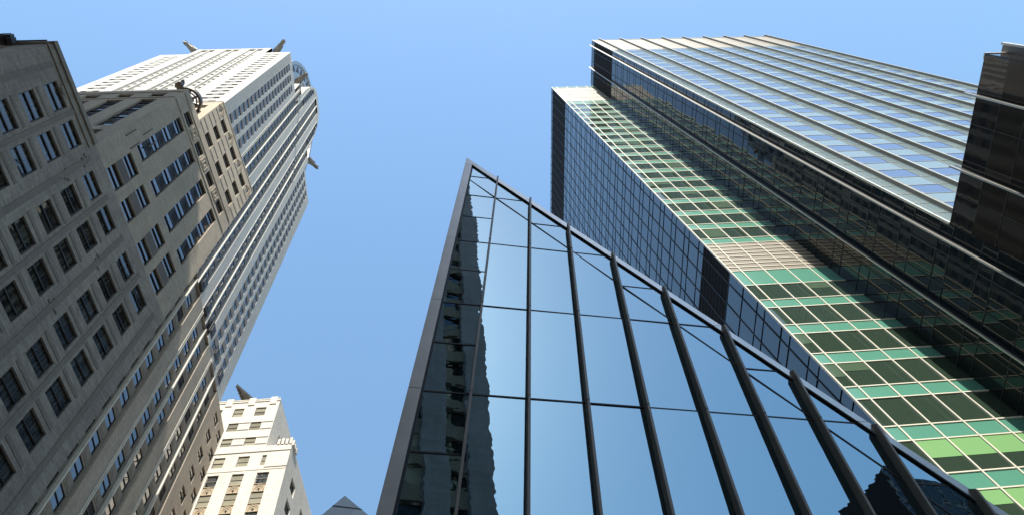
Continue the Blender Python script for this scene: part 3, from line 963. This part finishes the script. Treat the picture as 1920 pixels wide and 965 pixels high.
obj_split('parapet_trim', pp, M['rear_brick'], deco)

#===WINDOWS of the art deco tower===
WIN.sort(key=lambda w: -w['area'])
fs, ps, pb = MB(), MB(), MB()
sl = MB()
for i, w in enumerate(WIN):
    if w['sill']: sl.box(w['F'], w['a'] - .06, w['b'] + .06, w['n'], w['n'] + .36, w['c'] - .13, w['c'] - .005)
    if i < 100 and w['area'] > 0:
        f = MB(); win_frame(f, w)
        fo = obj('window', f, M[w['fm']], deco)
        p = MB(); win_pane(p, w)
        obj('pane', p, M[w['g']], fo)
    else:
        if True:
            if w['style'] == 'plainT':
                F, a, b, c, d, n = w['F'], w['a'], w['b'], w['c'], w['d'], w['n']
                m = (a + b) / 2
                fs.box(F, m - .07, m + .07, n - .1, n, c, d); fs.box(F, a, b, n - .1, n, d - .14, d)
            else: win_frame(fs, w)
            win_pane(ps, w, ['win_glass', 'win_board', 'win_mirror', 'win_pale', 'win_curtain'].index(w['g']))
for o in (obj('window_frames', fs, M['frame_dark'], deco), obj('window_panes', ps, [M['win_glass'], M['win_board'], M['win_mirror'], M['win_pale'], M['win_curtain']], deco)):
    o['kind'] = 'stuff'
if sl.v: obj_split('window_sill', sl, M['stone'], deco)

#===OFFICE TOWER===
office = thing('office_tower', 'glass office tower with green glass flank, white vertical fins and dark brown lower block', 'office tower', (46, 40, 0))
XW, YG, YT, XG = 30.7, 23.33, 15.44, 22.72
GS = frame((0, YG, 0), (1, 0, 0), (0, -1, 0))
GW = frame((XG, 0, 0), (0, 1, 0), (-1, 0, 0))
TW = frame((XW, 0, 0), (0, 1, 0), (-1, 0, 0))
TSo = frame((0, YT, 0), (1, 0, 0), (0, -1, 0))
GTOP = 142.3
rows = []                                               # (z0, z1, kind) of the green block
z = 59.5
rows.append((59.5, 60.75, 's'))
k = 0
while True:
    a = 60.75 + 3.85 * k
    if a + 3.85 > 128.2: break
    rows.append((a, a + 2.55, 'v')); rows.append((a + 2.55, a + 3.85, 's')); k += 1
rows.append((a, 127.7, 's'))
for k in range(8): rows.append((53.6 + k * .7375, 53.6 + (k + 1) * .7375, 'l'))
for k in range(4): rows.append((127.7 + k * 3.3, 127.7 + (k + 1) * 3.3, 'l'))
rows.append((140.9, GTOP, 's'))
rows.append((50.83, 53.6, 's')); rows.append((48.2, 50.83, 'v'))
zt = 48.2
while zt > 4:
    rows.append((zt - 1.3, zt, 's')); rows.append((zt - 4.0, zt - 1.3, 'v')); zt -= 4.0
rows.sort()
gu = [XG, 23.62, 25.44, 27.26, 29.08, XW]
sp_, lv, vis, mul = MB(), MB(), MB(), MB()
panes = []
for z0, z1, kd in rows:
    for a, b in zip(gu, gu[1:]):
        q = [GS(a, 0, z0), GS(b, 0, z0), GS(b, 0, z1), GS(a, 0, z1)]
        if kd == 's': sp_.quad(*q)
        elif kd == 'l': lv.quad(*q)
        else: panes.append((seen_area(q), q, a, b, z0, z1))
    mul.box(GS, XG, XW, 0, .05, z1 - .045, z1 + .045)
for u in gu[:-1]:
    mul.box(GS, u - .045, u + .045, -.01, .085, -H, GTOP)
panes.sort(key=lambda t: -t[0])
for i, (ar, q, a, b, z0, z1) in enumerate(panes):
    r = random.Random(int(z0 * 10 + a * 100)).random()
    bl = 0.0
    if z0 < 34 and a > XG + .1: bl = [.98, .55, 0.0, .72, .9, .4][int(z0 / 3.9 + (.5 if r > .8 else 0)) % 6]
    if z0 < 34 and r < .15: bl *= .4
    if z0 >= 34 and r > .62: bl = .25 + (r - .62) * 1.7
    if i < 100 and ar > 0:
        e = random.uniform(-.012, .012); e2 = random.uniform(-.012, .012)
        m1 = MB(); m1.quad(GS(a, e, z0), GS(b, e2, z0), GS(b, -e, z1), GS(a, -e2, z1))
        po = obj('window_pane', m1, M['green_vision'], office)
        if bl > 0:
            m1 = MB(); m1.quad(GS(a + .06, .016, z1 - (z1 - z0) * bl), GS(b - .06, .016, z1 - (z1 - z0) * bl), GS(b - .06, .016, z1 - .06), GS(a + .06, .016, z1 - .06))
            obj('blind', m1, M['green_blind'] if z0 < 34 else M['grey_blind'], po)
    else: vis.quad(*q)
o = obj('window_panes', vis, M['green_vision'], office); o['kind'] = 'stuff'
obj_split('green_spandrel', sp_, M['green_spandrel'], office)
obj_split('louvre_panel', lv, M['louvre'], office)
obj_split('cream_mullion', mul, M['mullion'], office)
# west flank of the green block
YN = 76.0
wy = [YG, 24.3] + [24.3 + 1.69 * k for k in range(1, 31)]
pg, pl_, md = MB(), MB(), MB()
for z0, z1, kd in rows:
    if kd == 'l':
        pl_.quad(GW(YN, 0, z0), GW(YG, 0, z0), GW(YG, 0, z1), GW(YN, 0, z1))
        if z0 < 100: md.box(GW, YG, YN, 0, .02, z1 - .02, z1 + .02)
    else:
        for a, b in zip(wy, wy[1:]):
            e = random.uniform(-.010, .010); e2 = random.uniform(-.010, .010)
            pg.quad(GW(b, e, z0), GW(a, e2, z0), GW(a, -e, z1), GW(b, -e2, z1), 0)
        md.box(GW, YG, YN, .0, .03, z1 - .04, z1 + .04)
        md.box(GW, YG, YN, .0, .03, z0 - .04, z0 + .04)
for y in wy[1:]: md.box(GW, y - .045, y + .045, 0.0, .05, -H, GTOP)
obj_split('west_glass_pane', pg, M['west_glass'], office)
obj_split('dark_louvre', pl_, M['louvre_dark'], office)
obj_split('dark_mullion', md, M['mullion_dark'], office)
sh = MB()                                                # body behind the skins, roofs
sh.box(TX.__class__ and frame((0, 0, 0), (1, 0, 0), (0, 1, 0)), XG + .15, XW + .1, YG + .15, YN, -H, GTOP - .05)
sh.box(frame((0, 0, 0), (1, 0, 0), (0, 1, 0)), XW + .15, 64.2, YT + .15, 82, -H, 145.3)
sh.box(frame((0, 0, 0), (1, 0, 0), (0, 1, 0)), XW + .15, 64.2, 5.51 + .15, YT + .1, -H, 40.7)
obj_split('core', sh, M['louvre_dark'], office)
edge = MB()
edge.box(GS, XG - .04, XG + .05, -.06, .10, -H, GTOP)
edge.box(GS, XG, XW, -.3, .03, GTOP - .08, GTOP + .12)
obj_split('corner_trim', edge, M['mullion'], office)
# ---- main slab, west wall
TTOP = 145.4
fl = [145.4, 143.6, 141.2]
z = 141.2
tw_rows = [(143.2, 145.4, 'g'), (128.9, 143.2, 'l')]
z = 128.9
while z > 2:
    tw_rows.append((z - 2.6, z, 'g')); tw_rows.append((z - 3.85, z - 2.6, 'g')); z -= 3.85
ty = [YT, 17.3, 19.2, 21.3, YG]
pg, pl_, md = MB(), MB(), MB()
for z0, z1, kd in tw_rows:
    for a, b in zip(ty, ty[1:]):
        if kd == 'l': pl_.quad(TW(b, 0, z0), TW(a, 0, z0), TW(a, 0, z1), TW(b, 0, z1))
        else:
            e = random.uniform(-.012, .012); e2 = random.uniform(-.012, .012)
            pg.quad(TW(b, e, z0), TW(a, e2, z0), TW(a, -e, z1), TW(b, -e2, z1))
    md.box(TW, YT, YG, 0, .025, z1 - .035, z1 + .035)
for y in ty[1:-1]: md.box(TW, y - .04, y + .04, 0, .04, -H, TTOP)
for y0_ in (16.6, 19.2, 21.3): md.box(TW, y0_ - .03, y0_ + .03, 0, .03, 128.9, 143.2)
# north of the green block's roof line the west wall shows above it
pg.quad(TW(82, 0, GTOP), TW(YG, 0, GTOP), TW(YG, 0, TTOP), TW(82, 0, TTOP))
obj_split('west_glass_pane', pg, M['slab_glass'], office)
obj_split('dark_louvre', pl_, M['louvre_dark'], office)
obj_split('dark_mullion', md, M['mullion_dark'], office)
def fin_w(y, z0, z1):
    f = MB()
    f.box(TW, y - .05, y + .05, .30, .46, z0, z1)
    f.box(TW, y - .035, y + .035, 0.0, .30, z0, z1, 1)
    obj('west_fin', f, [M['fin_steel'], M['mullion_dark']], office)
for y in (16.33, 20.3): fin_w(y, 12, TTOP + .3)
for y in (7.75, 12.0): fin_w(y, 6, 41.3)
# ---- main slab, south wall
FX = [32.05 + 3.98 * k for k in range(9)]
XE = 64.2
us = [XW]
for f in FX: us += [f - .85, f, f + .85]
us = sorted(u for u in us if u <= XE - .2) + [XE]
z = 40.85
ts_rows = []
while z < 127.5:
    ts_rows.append((z, z + 2.02, 'p')); ts_rows.append((z + 2.02, z + 3.96, 'b')); z += 3.96
ts_rows.append((z, z + 2.0, 'p'))
zl = z + 2.0
ts_rows.append((zl, 145.0, 'l'))
pn, bl_, lv, mu, bl2 = MB(), MB(), MB(), MB(), MB()
for z0, z1, kd in ts_rows:
    for a, b in zip(us, us[1:]):
        q = (TSo(a, 0, z0), TSo(b, 0, z0), TSo(b, 0, z1), TSo(a, 0, z1))
        wide = (b - a) > 1.2
        if kd == 'l': lv.quad(*q)
        elif kd == 'b' and wide: bl_.quad(*q)
        else: pn.quad(*q)
    mu.box(TSo, XW, XE, 0, .025, z1 - .025, z1 + .025)
for u in us:
    if not any(abs(u - f) < .1 for f in FX): mu.box(TSo, u - .022, u + .022, -.01, .03, 40.85, TTOP)
pn.quad(TSo(XW, 0, 145.0), TSo(XE, 0, 145.0), TSo(XE, 0, TTOP), TSo(XW, 0, TTOP))
obj_split('pale_spandrel', pn, M['pale_panel'], office)
obj_split('slab_window', bl_, M['sky_tint_panel'], office)
obj_split('louvre_panel', lv, M['louvre'], office)
obj_split('cream_mullion', mu, M['mullion_grey'], office)
for f in FX:
    m1 = MB()
    m1.box(TSo, f - .035, f + .035, 0.0, .32, 40.85, TTOP + .45, 1)  # dark web colour stands in for the fin's shaded sides
    m1.box(TSo, f - .042, f + .042, .32, .37, 40.85, TTOP + .5, 0)
    m1.box(TSo, f - .05, f + .05, 0, .05, 40.85, TTOP, 0)
    obj('south_fin', m1, [M['fin'], M['pyr_fin']], office)
ed = MB()
ed.box(TSo, XW - .05, XW + .07, -.06, .09, 40.85, TTOP)
ed.box(TSo, XE - .06, XE + .06, -.06, .12, 40.85, TTOP)
ed.box(TSo, XW, XE, -.4, .05, TTOP, TTOP + .15)
obj_split('corner_trim', ed, M['mullion'], office)
# ---- lower block towards the street
LY = 5.51; LTOP = 40.8
LS = frame((0, LY, 0), (1, 0, 0), (0, -1, 0))
bz = [LTOP, 38.85, 36.86]
z = 36.86
while z > 3:
    bz += [z - 2.0, z - 3.95]; z -= 3.95
by = [LY, 7.3, 9.4, 11.5, 13.6, YT]
pg, md = MB(), MB()
for z1, z0 in zip(bz, bz[1:]):
    for a, b in zip(by, by[1:]):
        e = random.uniform(-.02, .02); e2 = random.uniform(-.02, .02)
        pg.quad(TW(b, e, z0), TW(a, e2, z0), TW(a, -e, z1), TW(b, -e2, z1), 1 if z1 > 40 else 0)
    md.box(TW, LY, YT, 0, .012, z1 - .02, z1 + .02)
    for k in range(17):
        a = XW + 1.97 * k
        pg.quad(LS(a, 0, z0), LS(a + 1.97, 0, z0), LS(a + 1.97, 0, z1), LS(a, 0, z1))
for y in by[1:-1]: md.box(TW, y - .02, y + .02, 0, .014, -H, LTOP)
pg.quad(TW(YT, 0, bz[-1]), TW(LY, 0, bz[-1]), TW(LY, 0, -H), TW(YT, 0, -H)); 
pg.quad((XW, LY, LTOP), (XE, LY, LTOP), (XE, YT, LTOP), (XW, YT, LTOP))
obj_split('brown_glass_pane', pg, [M['brown_dark'], M['brown_glass']], office)
obj_split('brown_mullion', md, M['frame_bronze'], office)
for k in range(6):
    f = MB(); x = 32.05 + 3.98 * k
    f.box(LS, x - .05, x + .05, 0, .40, 4, LTOP + .5, 1); f.box(LS, x - .13, x + .13, .40, .52, 4, LTOP + .55, 0)  # web darkened as its shaded side, front left white
    obj('south_fin', f, [M['fin'], M['pyr_fin']], office)
tr = MB(); tr.box(LS, XW, XE, -.3, .04, LTOP, LTOP + .12)
obj_split('corner_trim', tr, M['mullion'], office)

#===PYRAMID===
pyr = thing('glass_pyramid', 'slanting mirror glass pyramid with dark fins, reflecting the blue sky, in the centre', 'glass pyramid', (2.5, 7.5, 0.13), 'glass pyramids')
A0 = Vector((0.9651, 5.2356, 20.6))
PH = Vector((0.9867, 0.1623, 0)).normalized(); PD = Vector((0.1334, -0.0565, 0.9895)).normalized()
PN = PH.cross(PD).normalized()
if PN.y > 0: PN = -PN
def G(a, b, n=0.0): return tuple(A0 + PH * a - PD * b + PN * n)
SL = 0.6667                                               # a on the right edge per unit b
BB = (20.6 + H - .13) / PD.z                              # b at the ground
PIT = 0.911; TR = 1.362
mulls = [.91, 1.765, 2.655, 3.578, 4.506, 5.446, 6.371, 7.30] + [7.30 + .93 * i for i in range(1, 9)]
LI, RI = 0.215, 0.175
# panes: convex cells cut by mullions, transoms and the slanting joint
def clip(poly, f):
    out = []
    for i in range(len(poly)):
        p, q = poly[i], poly[(i + 1) % len(poly)]
        fp, fq = f(p), f(q)
        if fp >= 0: out.append(p)
        if fp * fq < 0:
            t = fp / (fp - fq); out.append((p[0] + t * (q[0] - p[0]), p[1] + t * (q[1] - p[1])))
    return out
edges_ = [LI] + mulls
cells = []
for i, a0 in enumerate(edges_[:-1]):
    a1 = edges_[i + 1]
    base = [(a0, 0), (a1, 0), (a1, BB), (a0, BB)]
    base = clip(base, lambda p: SL * p[1] - RI - p[0])     # under the right edge cap
    if len(base) < 3: continue
    cuts_all = [TR * k for k in range(1, 17)]
    upper = clip(base, lambda p: p[0] - (SL * p[1] - .89))
    lower = clip(base, lambda p: (SL * p[1] - .89) - p[0])
    for part, up in ((upper, True), (lower, False)):
        if len(part) < 3: continue
        if i == 0 or up: cuts = cuts_all
        else: cuts = [TR * k for k in range(2, 17, 2)]
        lo_ = [0] + cuts; hi_ = cuts + [99]
        for c0_, c1_ in zip(lo_, hi_):
            q = clip(clip(part, lambda p: p[1] - c0_), lambda p: c1_ - p[1])
            if len(q) >= 3:
                ar = abs(sum(q[j][0] * q[(j + 1) % len(q)][1] - q[(j + 1) % len(q)][0] * q[j][1] for j in range(len(q)))) / 2
                if ar > .004: cells.append(q)
def pane_area(q):
    pp_ = [px(G(*p)) for p in q]
    if any(t is None for t in pp_): return 0
    if all(t[0] < 0 or t[0] > 1920 or t[1] < 0 or t[1] > 965 for t in pp_): return 0
    return abs(sum(pp_[j][0] * pp_[(j + 1) % len(q)][1] - pp_[(j + 1) % len(q)][0] * pp_[j][1] for j in range(len(q)))) / 2
cells.sort(key=lambda q: -pane_area(q))
rest = MB()
joint = MB()
for i, q in enumerate(cells):
    ca = sum(p[0] for p in q) / len(q); cb = sum(p[1] for p in q) / len(q)
    sx, sy = random.gauss(0, .003), random.gauss(0, .003)
    g = .014                                              # joint half width
    pts = []
    for p in q:
        v = Vector((ca - p[0], cb - p[1])); L = max(v.length, 1e-6)
        pts.append((p[0] + v.x / L * min(g, L * .2), p[1] + v.y / L * min(g, L * .2)))
    P = [G(a, b, sx * (a - ca) + sy * (b - cb)) for a, b in pts]
    if i < 100 and pane_area(q) > 0:
        m1 = MB(); m1.poly(P); obj('glass_pane', m1, M['pyr_glass'], pyr)
    else: rest.poly(P)
o = obj('glass_panes', rest, M['pyr_glass'], pyr); o['kind'] = 'stuff'
# black backing behind the joints
bk = MB(); bk.poly([G(0.05, .2, -.03), G(SL * BB - .1, BB, -.03), G(.05, BB, -.03)])
obj('joint_backing', bk, M['gasket'], pyr)
def bar(mb, p0, p1, wdir, w0, w1, n0, n1, mi=0):
    """straight bar from p0 to p1 in face coordinates, spread along wdir between w0 and w1"""
    c = []
    for p in (p0, p1):
        for w, n in ((w0, n0), (w1, n0), (w1, n1), (w0, n1)):
            c.append(G(p[0] + wdir[0] * w, p[1] + wdir[1] * w, n))
    mb.hexa(c, mi)
tb = MB()
for k in range(1, 17):
    b = TR * k
    a_end = SL * b - RI
    if k % 2 == 0: bar(tb, (LI, b), (a_end, b), (0, 1), -.016, .016, -.02, .008)
    else:
        bar(tb, (LI, b), (mulls[0], b), (0, 1), -.016, .016, -.02, .008)
        a_s = max([m for m in mulls if m < a_end] or [LI])
        bar(tb, (max(a_s, mulls[0]), b), (a_end, b), (0, 1), -.016, .016, -.02, .008)
bar(tb, (LI, (LI + .89) / SL), (SL * BB - .89, BB), (1, 0), -.018, .018, -.02, .009)
bar(tb, (LI, .72), (LI, BB), (1, 0), -.03, .012, -.02, .02)
bar(tb, (LI, (LI + RI) / SL), (SL * BB - RI, BB), (1, 0), -.012, .022, -.02, .02)
obj_split('transom_joint', tb, M['gasket'], pyr)
for i, m in enumerate(mulls):
    b0 = (m - .03) / SL                                    # starts on the right edge
    if b0 > BB - .5: continue
    f = MB()
    w = .019; d = .15
    # bevelled head
    c = [G(m - w, b0 + .01, 0.0), G(m + w, b0 + .03, 0.0), G(m + w, BB, 0.0), G(m - w, BB, 0.0),
         G(m - w, b0 + .17, d), G(m + w, b0 + .19, d), G(m + w, BB, d), G(m - w, BB, d)]
    f.hexa(c)
    obj('fin', f, M['pyr_fin'], pyr)
    jj = MB()
    for k in range(2, 17, 2):
        if TR * k > b0 + .4: bar(jj, (m - w - .002, TR * k + .12), (m + w + .002, TR * k + .10), (0, 1), -.008, .008, d - .02, d + .003)
    if jj.v: obj('fin_joint', jj, M['gasket'], pyr)
# edge caps in plates, with thickness
lc, rc = MB(), MB()
bs = [0.55] + [TR * k for k in range(2, 17, 2)] + [BB]
for b0, b1 in zip(bs, bs[1:]):
    b0 += .006; b1 -= .006
    lc.hexa([G(0, b0, -.25), G(LI - .03, b0, -.25), G(LI - .03, b1, -.25), G(0, b1, -.25), G(0, b0, .045), G(LI - .03, b0, .045), G(LI - .03, b1, .045), G(0, b1, .045)])
for b0, b1 in zip(bs, bs[1:]):
    b0 += .006; b1 -= .006
    rc.hexa([G(SL * b0 - RI, b0, -.25), G(SL * b0, b0, -.25), G(SL * b1, b1, -.25), G(SL * b1 - RI, b1, -.25),
             G(SL * b0 - RI, b0, .045), G(SL * b0, b0, .045), G(SL * b1, b1, .045), G(SL * b1 - RI, b1, .045)])
obj_split('left_edge_cap', lc, M['pyr_metal'], pyr)
obj_split('right_edge_cap', rc, M['pyr_metal'], pyr)
ac = MB()
ac.prism([G(0, 0, -.25), G(SL * .545, .545, -.25), G(0, .545, -.25)], [G(0, 0, .045), G(SL * .545, .545, .045), G(0, .545, .045)])
obj('apex_cap', ac, M['pyr_metal'], pyr)
# the two faces that look away
bl = Vector(G(0, BB, -.25)); brr = Vector(G(SL * BB, BB, -.25)); ap_ = Vector(G(0, 0, -.25)); bc = Vector((4.5, 16.0, -H + .13))
bf = MB(); bf.poly([tuple(ap_), tuple(bl), tuple(bc)]); bf.poly([tuple(ap_), tuple(bc), tuple(brr)]); bf.poly([tuple(bl), tuple(brr), tuple(bc)])
obj('rear_glass', bf, M['pyr_glass'], pyr)

# ---- second, lower pyramid further along the street
pyr2 = thing('glass_pyramid', 'small glass pyramid tip with pale metal edges rising at the bottom of the view', 'glass pyramid', (-2.5, 12.5, 0.13), 'glass pyramids')
A2 = ray(646.2, 935.0); A2 = A2 * (15.2 / A2.z)
l2 = ray(610.8, 965); r2 = ray(682.5, 965)
nrm = Vector((0.10, -0.955, 0.24)).normalized()
def on2(r): return r * (A2.dot(nrm) / r.dot(nrm))
dl = (on2(l2) - A2); dr = (on2(r2) - A2)
tl = (A2.z + H - .13) / -dl.z; tr_ = (A2.z + H - .13) / -dr.z
BL, BR = A2 + dl * tl, A2 + dr * tr_
def on_face(u, v, n=0): return tuple(A2 + dl * (tl * u) + dr * (tr_ * v) + nrm * n)
fm = MB(); fm.poly([on_face(0, 0), on_face(0, 1), on_face(1, 0)]); bk2 = A2 + Vector((1.0, 9.0, 0)); bk2.z = -H + .13
fm.poly([tuple(A2), on_face(1, 0), tuple(bk2)]); fm.poly([tuple(A2), tuple(bk2), on_face(0, 1)])
obj('glass_pane', fm, M['pyr_glass'], pyr2)
cp = MB()
w2 = .021
def strip(u0, v0, u1, v1, du, dv):
    p = [(u0, v0), (u1, v1), (u1 + du, v1 + dv), (u0 + du, v0 + dv)]
    cp.prism([on_face(a, b, .01) for a, b in p], [on_face(a, b, .09) for a, b in p])
strip(0.0, .034, 0.97, .034, 0, -.034); strip(.034, 0.034, .034, .97, -.034, 0)
obj_split('edge_cap', cp, M['cap_grey'], pyr2)
jt = MB()
for (u0, v0, u1, v1, du, dv) in ((.034, .034, .9, .034, 0, .010), (.034, .034, .034, .9, .010, 0)):
    p = [(u0, v0), (u1, v1), (u1 + du, v1 + dv), (u0 + du, v0 + dv)]
    jt.prism([on_face(a, b, .012) for a, b in p], [on_face(a, b, .05) for a, b in p])
p = [(.030, .0), (.0, .040), (.0, .043), (.033, .0)]
jt.prism([on_face(a, b, .02) for a, b in p], [on_face(a, b, .097) for a, b in p])
obj_split('joint', jt, M['gasket'], pyr2)

#===ACROSS THE STREET (seen in the mirror glass)===
def tower_across(t, x0, x1, y, ztop, pier=2.1, winw=1.9, pitch=3.6, depth=40):
    F = frame((0, y, 0), (-1, 0, 0), (0, 1, 0))
    b = MB(); pnl = MB(); gl = MB()
    u = -x1
    while u < -x0 - .5:
        b.box(F, u, u + pier, -.7, .45, -H, ztop)
        zz = 4.0
        while zz < ztop - 3:
            gl.quad(F(u + pier, -.35, zz), F(u + pier + winw, -.35, zz), F(u + pier + winw, -.35, zz + 2.0), F(u + pier, -.35, zz + 2.0), 1 if random.random() < .12 else 0)
            pnl.box(F, u + pier, u + pier + winw, -.6, -.05, zz + 2.0, zz + pitch)
            zz += pitch
        u += pier + winw
    b.box(F, u, u + pier, -.7, .45, -H, ztop)
    b.box(F, -x1, u + pier, -depth, -.7, -H, ztop - 1.5)
    obj_split('stone_pier', b, M['opp_stone'], t); obj_split('spandrel_panel', pnl, M['opp_panel'], t)
    o = obj('window_panes', gl, [M['win_glass'], M['blind']], t); o['kind'] = 'stuff'
t = thing('stone_tower', 'tall dark stone tower across the street, mirrored along the left edge of the glass pyramid', 'office tower', (-20, -45, 0.13))
tower_across(t, -62, 15.2, -30.0, 143.0)
t = thing('low_building', 'low flat-roofed building across the street, its roof mirrored at the bottom of the glass pyramid', 'building', (32, -38, 0.13))
F = frame((0, -30, 0), (-1, 0, 0), (0, 1, 0))
b = MB(); b.box(F, -50.0, -25.6, -22, 0, -H, 41.0); b.box(F, -50.2, -25.4, -22.2, .25, 41.0, 42.2)
obj('wall', b, M['opp_panel'], t)
t = thing('black_glass_building', 'black glass office block mirrored in the lower right panes of the pyramid', 'office block', (70, -45, 0.13))
b = MB(); g = MB(); F = frame((0, -28, 0), (-1, 0, 0), (0, 1, 0)); F2 = frame((52.0, 0, 0), (0, 1, 0), (-1, 0, 0))
b.box(F, -100, -55.5, -40, 0, -H, 54)
obj('wall', b, M['black_glass'], t)
for k in range(24): g.box(F, -55.5 - k * 1.8 - .06, -55.5 - k * 1.8 + .06, 0.0, .06, 0, 54)
for k in range(15): g.box(F, -100, -55.5, 0.0, .05, 3 + k * 3.6 - .06, 3 + k * 3.6 + .06)
obj_split('mullion', g, M['eagle'], t)

for o in bpy.data.objects:
    for k in ('wx', 'wy', 'wz'):
        if k in o: del o[k]
